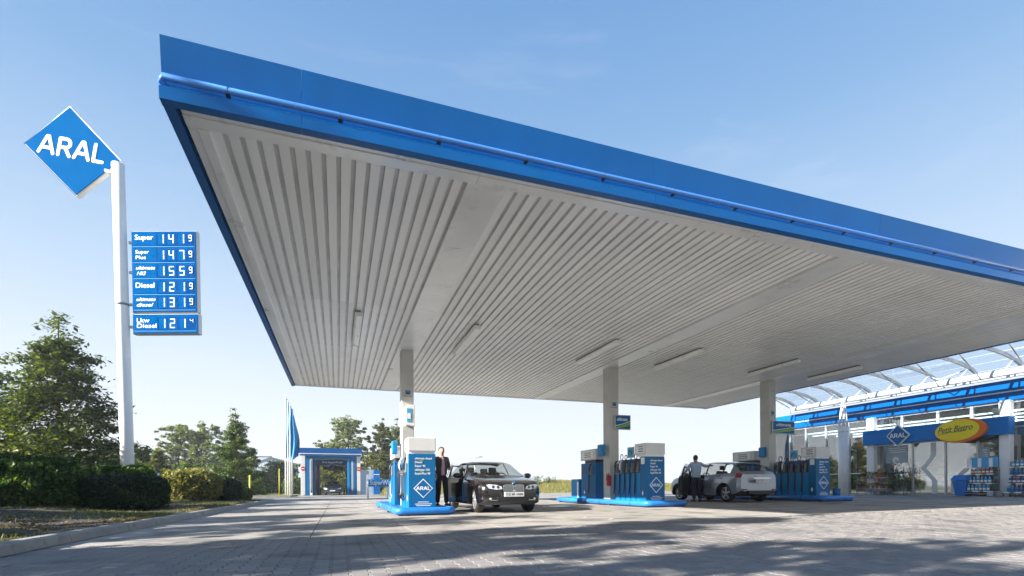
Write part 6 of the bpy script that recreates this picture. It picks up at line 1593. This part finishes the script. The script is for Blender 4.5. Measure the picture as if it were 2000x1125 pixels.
# trees beside and behind the camera that throw the dappled shade over the forecourt
SG_ = 'trees along the near road'
tree('street_tree', -9.6, 5.0, .1, 5.3, 2.2, 'leaf_lin', 'street tree standing left of the camera by the near kerb', 61, 10500, .12, 'ovate', .14, .18, .22, SG_, 34)
tree('street_tree', -8.6, 1.7, .1, 7.4, 1.7, 'leaf_lin', 'high crowned street tree left of and behind the camera', 62, 4200, .12, 'ovate', .16, .55, .24, SG_, 30)
tree('street_tree', -13.5, 8.6, .1, 8.0, 2.2, 'leaf_lin', 'street tree beyond the left edge of the picture', 63, 10500, .12, 'broad', .16, .12, .24, SG_, 40)
tree('street_tree', -14.5, 4.6, .1, 12.0, 1.7, 'leaf_lin', 'tallest street tree left of the camera', 65, 13500, .13, 'ovate', .2, .2, .2, SG_, 50)
tree('street_tree', -18.0, 12.4, .1, 8.8, 2.6, 'leaf_lin', 'street tree far left beside the planting bed', 66, 12500, .13, 'ovate', .16, .12, .24, SG_, 44)
tree('street_tree', -19.5, 17.2, .1, 9.2, 2.5, 'leaf_lin', 'street tree farther up the road left of the picture', 67, 11500, .13, 'ovate', .16, .12, .24, SG_, 44)
tree('street_tree', -18.2, 23.4, .1, 8.2, 2.3, 'leaf_lin', 'street tree just outside the left edge before the linden', 68, 9000, .13, 'ovate', .16, .12, .24, SG_, 40)

def bush(name, cx, cy, z0, rx, ry, h, leafm, lb, seed, n=16000, ls=.05, rz=0.0, boxy=0.0, bumps=.12, flat=.3, grp='shrubs in the planting bed', cat='bush'):
    """crown as leaves spread through the outer shell over a dark closed core"""
    rg = np.random.default_rng(seed); t = thing(name, (cx, cy, z0), lb, cat, grp, rz=rz)
    ph = rg.uniform(0, 6.28, 6)
    def rs(d):
        p = 2 + 4 * boxy; nn = (np.abs(d) ** p).sum(1) ** (-1 / p)
        b = 1 + bumps * (np.sin(d[:, 0] * 5 + ph[0]) * np.sin(d[:, 1] * 6 + ph[1]) + .6 * np.sin(d[:, 2] * 9 + ph[2]) * np.sin(d[:, 0] * 11 + ph[3]) + .4 * np.sin(d[:, 1] * 17 + ph[4]))
        return nn * b
    d = rg.normal(size=(n, 3)); d[:, 2] = d[:, 2] * 1.0 + .25; d /= np.linalg.norm(d, axis=1)[:, None]; 
    r = rs(d) * (1 - np.abs(rg.normal(size=n)) * .09 + rg.normal(size=n) * .012)
    P_ = d * r[:, None] * np.array([rx, ry, h * .54]) + np.array([0, 0, h * .46]); P_ = P_[P_[:, 2] > .02]
    ns = n // 14; ds = rg.normal(size=(ns, 3)); ds[:, 2] = np.abs(ds[:, 2]) + .3; ds /= np.linalg.norm(ds, axis=1)[:, None]   # straggling shoots
    Ps = ds * (rs(ds) * rg.uniform(1, 1.09, ns))[:, None] * np.array([rx, ry, h * .54]) + np.array([0, 0, h * .46])
    P_ = np.concatenate([P_, Ps])
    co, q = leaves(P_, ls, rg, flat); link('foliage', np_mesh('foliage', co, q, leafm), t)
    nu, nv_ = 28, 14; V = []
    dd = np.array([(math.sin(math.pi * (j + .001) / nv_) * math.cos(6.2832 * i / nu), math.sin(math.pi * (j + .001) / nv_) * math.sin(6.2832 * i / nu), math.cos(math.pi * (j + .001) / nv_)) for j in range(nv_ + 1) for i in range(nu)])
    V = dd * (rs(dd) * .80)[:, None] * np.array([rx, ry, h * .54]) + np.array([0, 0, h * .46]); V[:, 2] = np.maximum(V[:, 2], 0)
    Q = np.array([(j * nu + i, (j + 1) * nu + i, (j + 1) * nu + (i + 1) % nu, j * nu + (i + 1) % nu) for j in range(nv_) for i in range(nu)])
    link('inner_core', np_mesh('inner_core', V, Q, 'core'), t); return t
RZ = math.atan2(-.9, 2.6)
bush('laurel_bush', -8.75, 18.75, .1, 1.3, .95, 1.62, 'leaf_laurel', 'big bright green laurel bush at the left of the bed', 71, 26000, .055, RZ, .15, .10, .2)
bush('laurel_bush', -7.3, 21.0, .1, 1.15, .9, 1.45, 'leaf_laurel', 'green laurel bush behind the clipped hedge, left of the pylon', 72, 18000, .055, RZ, .15, .10, .2)
bush('laurel_bush', -10.9, 20.7, .1, 1.0, .9, 1.50, 'leaf_laurel', 'laurel bush at the far left edge, second from the left', 73, 16000, .055, RZ, .15, .10, .2)
bush('laurel_bush', -10.1, 18.0, .1, .75, .7, 1.12, 'leaf_yew', 'dark rounded bush cut by the left edge of the picture', 74, 15000, .04, RZ, .2, .08, .2)
bush('clipped_hedge', -6.55, 19.1, .08, 1.22, .75, 1.10, 'leaf_yew', 'dark clipped yew hedge in front of the pylon foot', 75, 34000, .034, RZ, .75, .03, .2, cat='hedge')
bush('golden_bush', -6.9, 28.7, .1, 1.30, 1.1, 1.62, 'leaf_gold', 'golden leaved bush right of the dark hedge', 77, 13000, .065, RZ, .1, .10, .3)
bush('yew_bush', -5.75, 29.6, .1, .85, .8, 1.22, 'leaf_yew', 'dark yew bush right of the golden bush', 78, 16000, .04, RZ, .2, .08, .2)
bush('yew_bush', -6.2, 31.2, .1, .9, .8, 1.35, 'leaf_laurel', 'green bush behind the dark yew', 79, 12000, .05, RZ, .2, .08, .2)
bush('low_shrub', -5.5, 32.2, .1, .75, .7, .72, 'leaf_cone', 'low shrub at the end of the planting bed by the kerb', 80, 12000, .045, RZ, .2, .08, .3)
bush('autumn_bush', -13.9, 27.0, .1, 1.6, 1.3, 2.3, 'leaf_gold', 'yellowing bush at the left edge under the big tree', 81, 9000, .07, RZ, .1, .15, .3)
bush('green_bush', -10.4, 30.5, .1, 1.7, 1.2, 1.5, 'leaf_laurel', 'low green bush behind the laurels under the big tree', 82, 12000, .06, RZ, .1, .12, .3)
bush('green_bush', -12.9, 37.0, .1, 2.2, 1.5, 1.6, 'leaf_cone', 'low green bush behind the pylon foot', 83, 12000, .07, RZ, .1, .12, .3)
bush('green_bush', -10.0, 42.5, .05, 2.4, 1.5, 1.5, 'leaf_cone', 'dark bush at the foot of the conical tree', 84, 12000, .07, RZ, .1, .12, .3)
bush('green_bush', -5.6, 72.0, .0, 1.2, 1.6, 2.2, 'leaf_cone', 'dark bush left of the car wash behind the flag poles', 85, 8000, .10, 0, .1, .12, .3)
bush('green_bush', -12.6, 88.0, .0, 4.2, 2.2, 3.4, 'leaf_cone', 'wide dark bush in front of the warehouse wall', 86, 14000, .14, 0, .1, .12, .3)

# ------------------------------------------------------------------ thin summer haze (one closed box round the whole place)
hzb = bpy.data.meshes.new('haze'); hb = MB(); hb.box(-1300, 1300, -450, 2500, -1.3, 17.5)
hzo = hb.build('haze', 'white'); hzo.data.materials.clear()
hm = bpy.data.materials.new('haze'); hm.use_nodes = True; hn = hm.node_tree; hn.nodes.clear()
ho = hn.nodes.new('ShaderNodeOutputMaterial'); hv = hn.nodes.new('ShaderNodeVolumePrincipled')
hv.inputs['Color'].default_value = (.86, .92, 1.0, 1); hv.inputs['Density'].default_value = 0.0006; hv.inputs['Anisotropy'].default_value = 0.2
hn.links.new(hv.outputs[0], ho.inputs['Volume']); hzo.data.materials.append(hm); tag(hzo, kind='stuff')
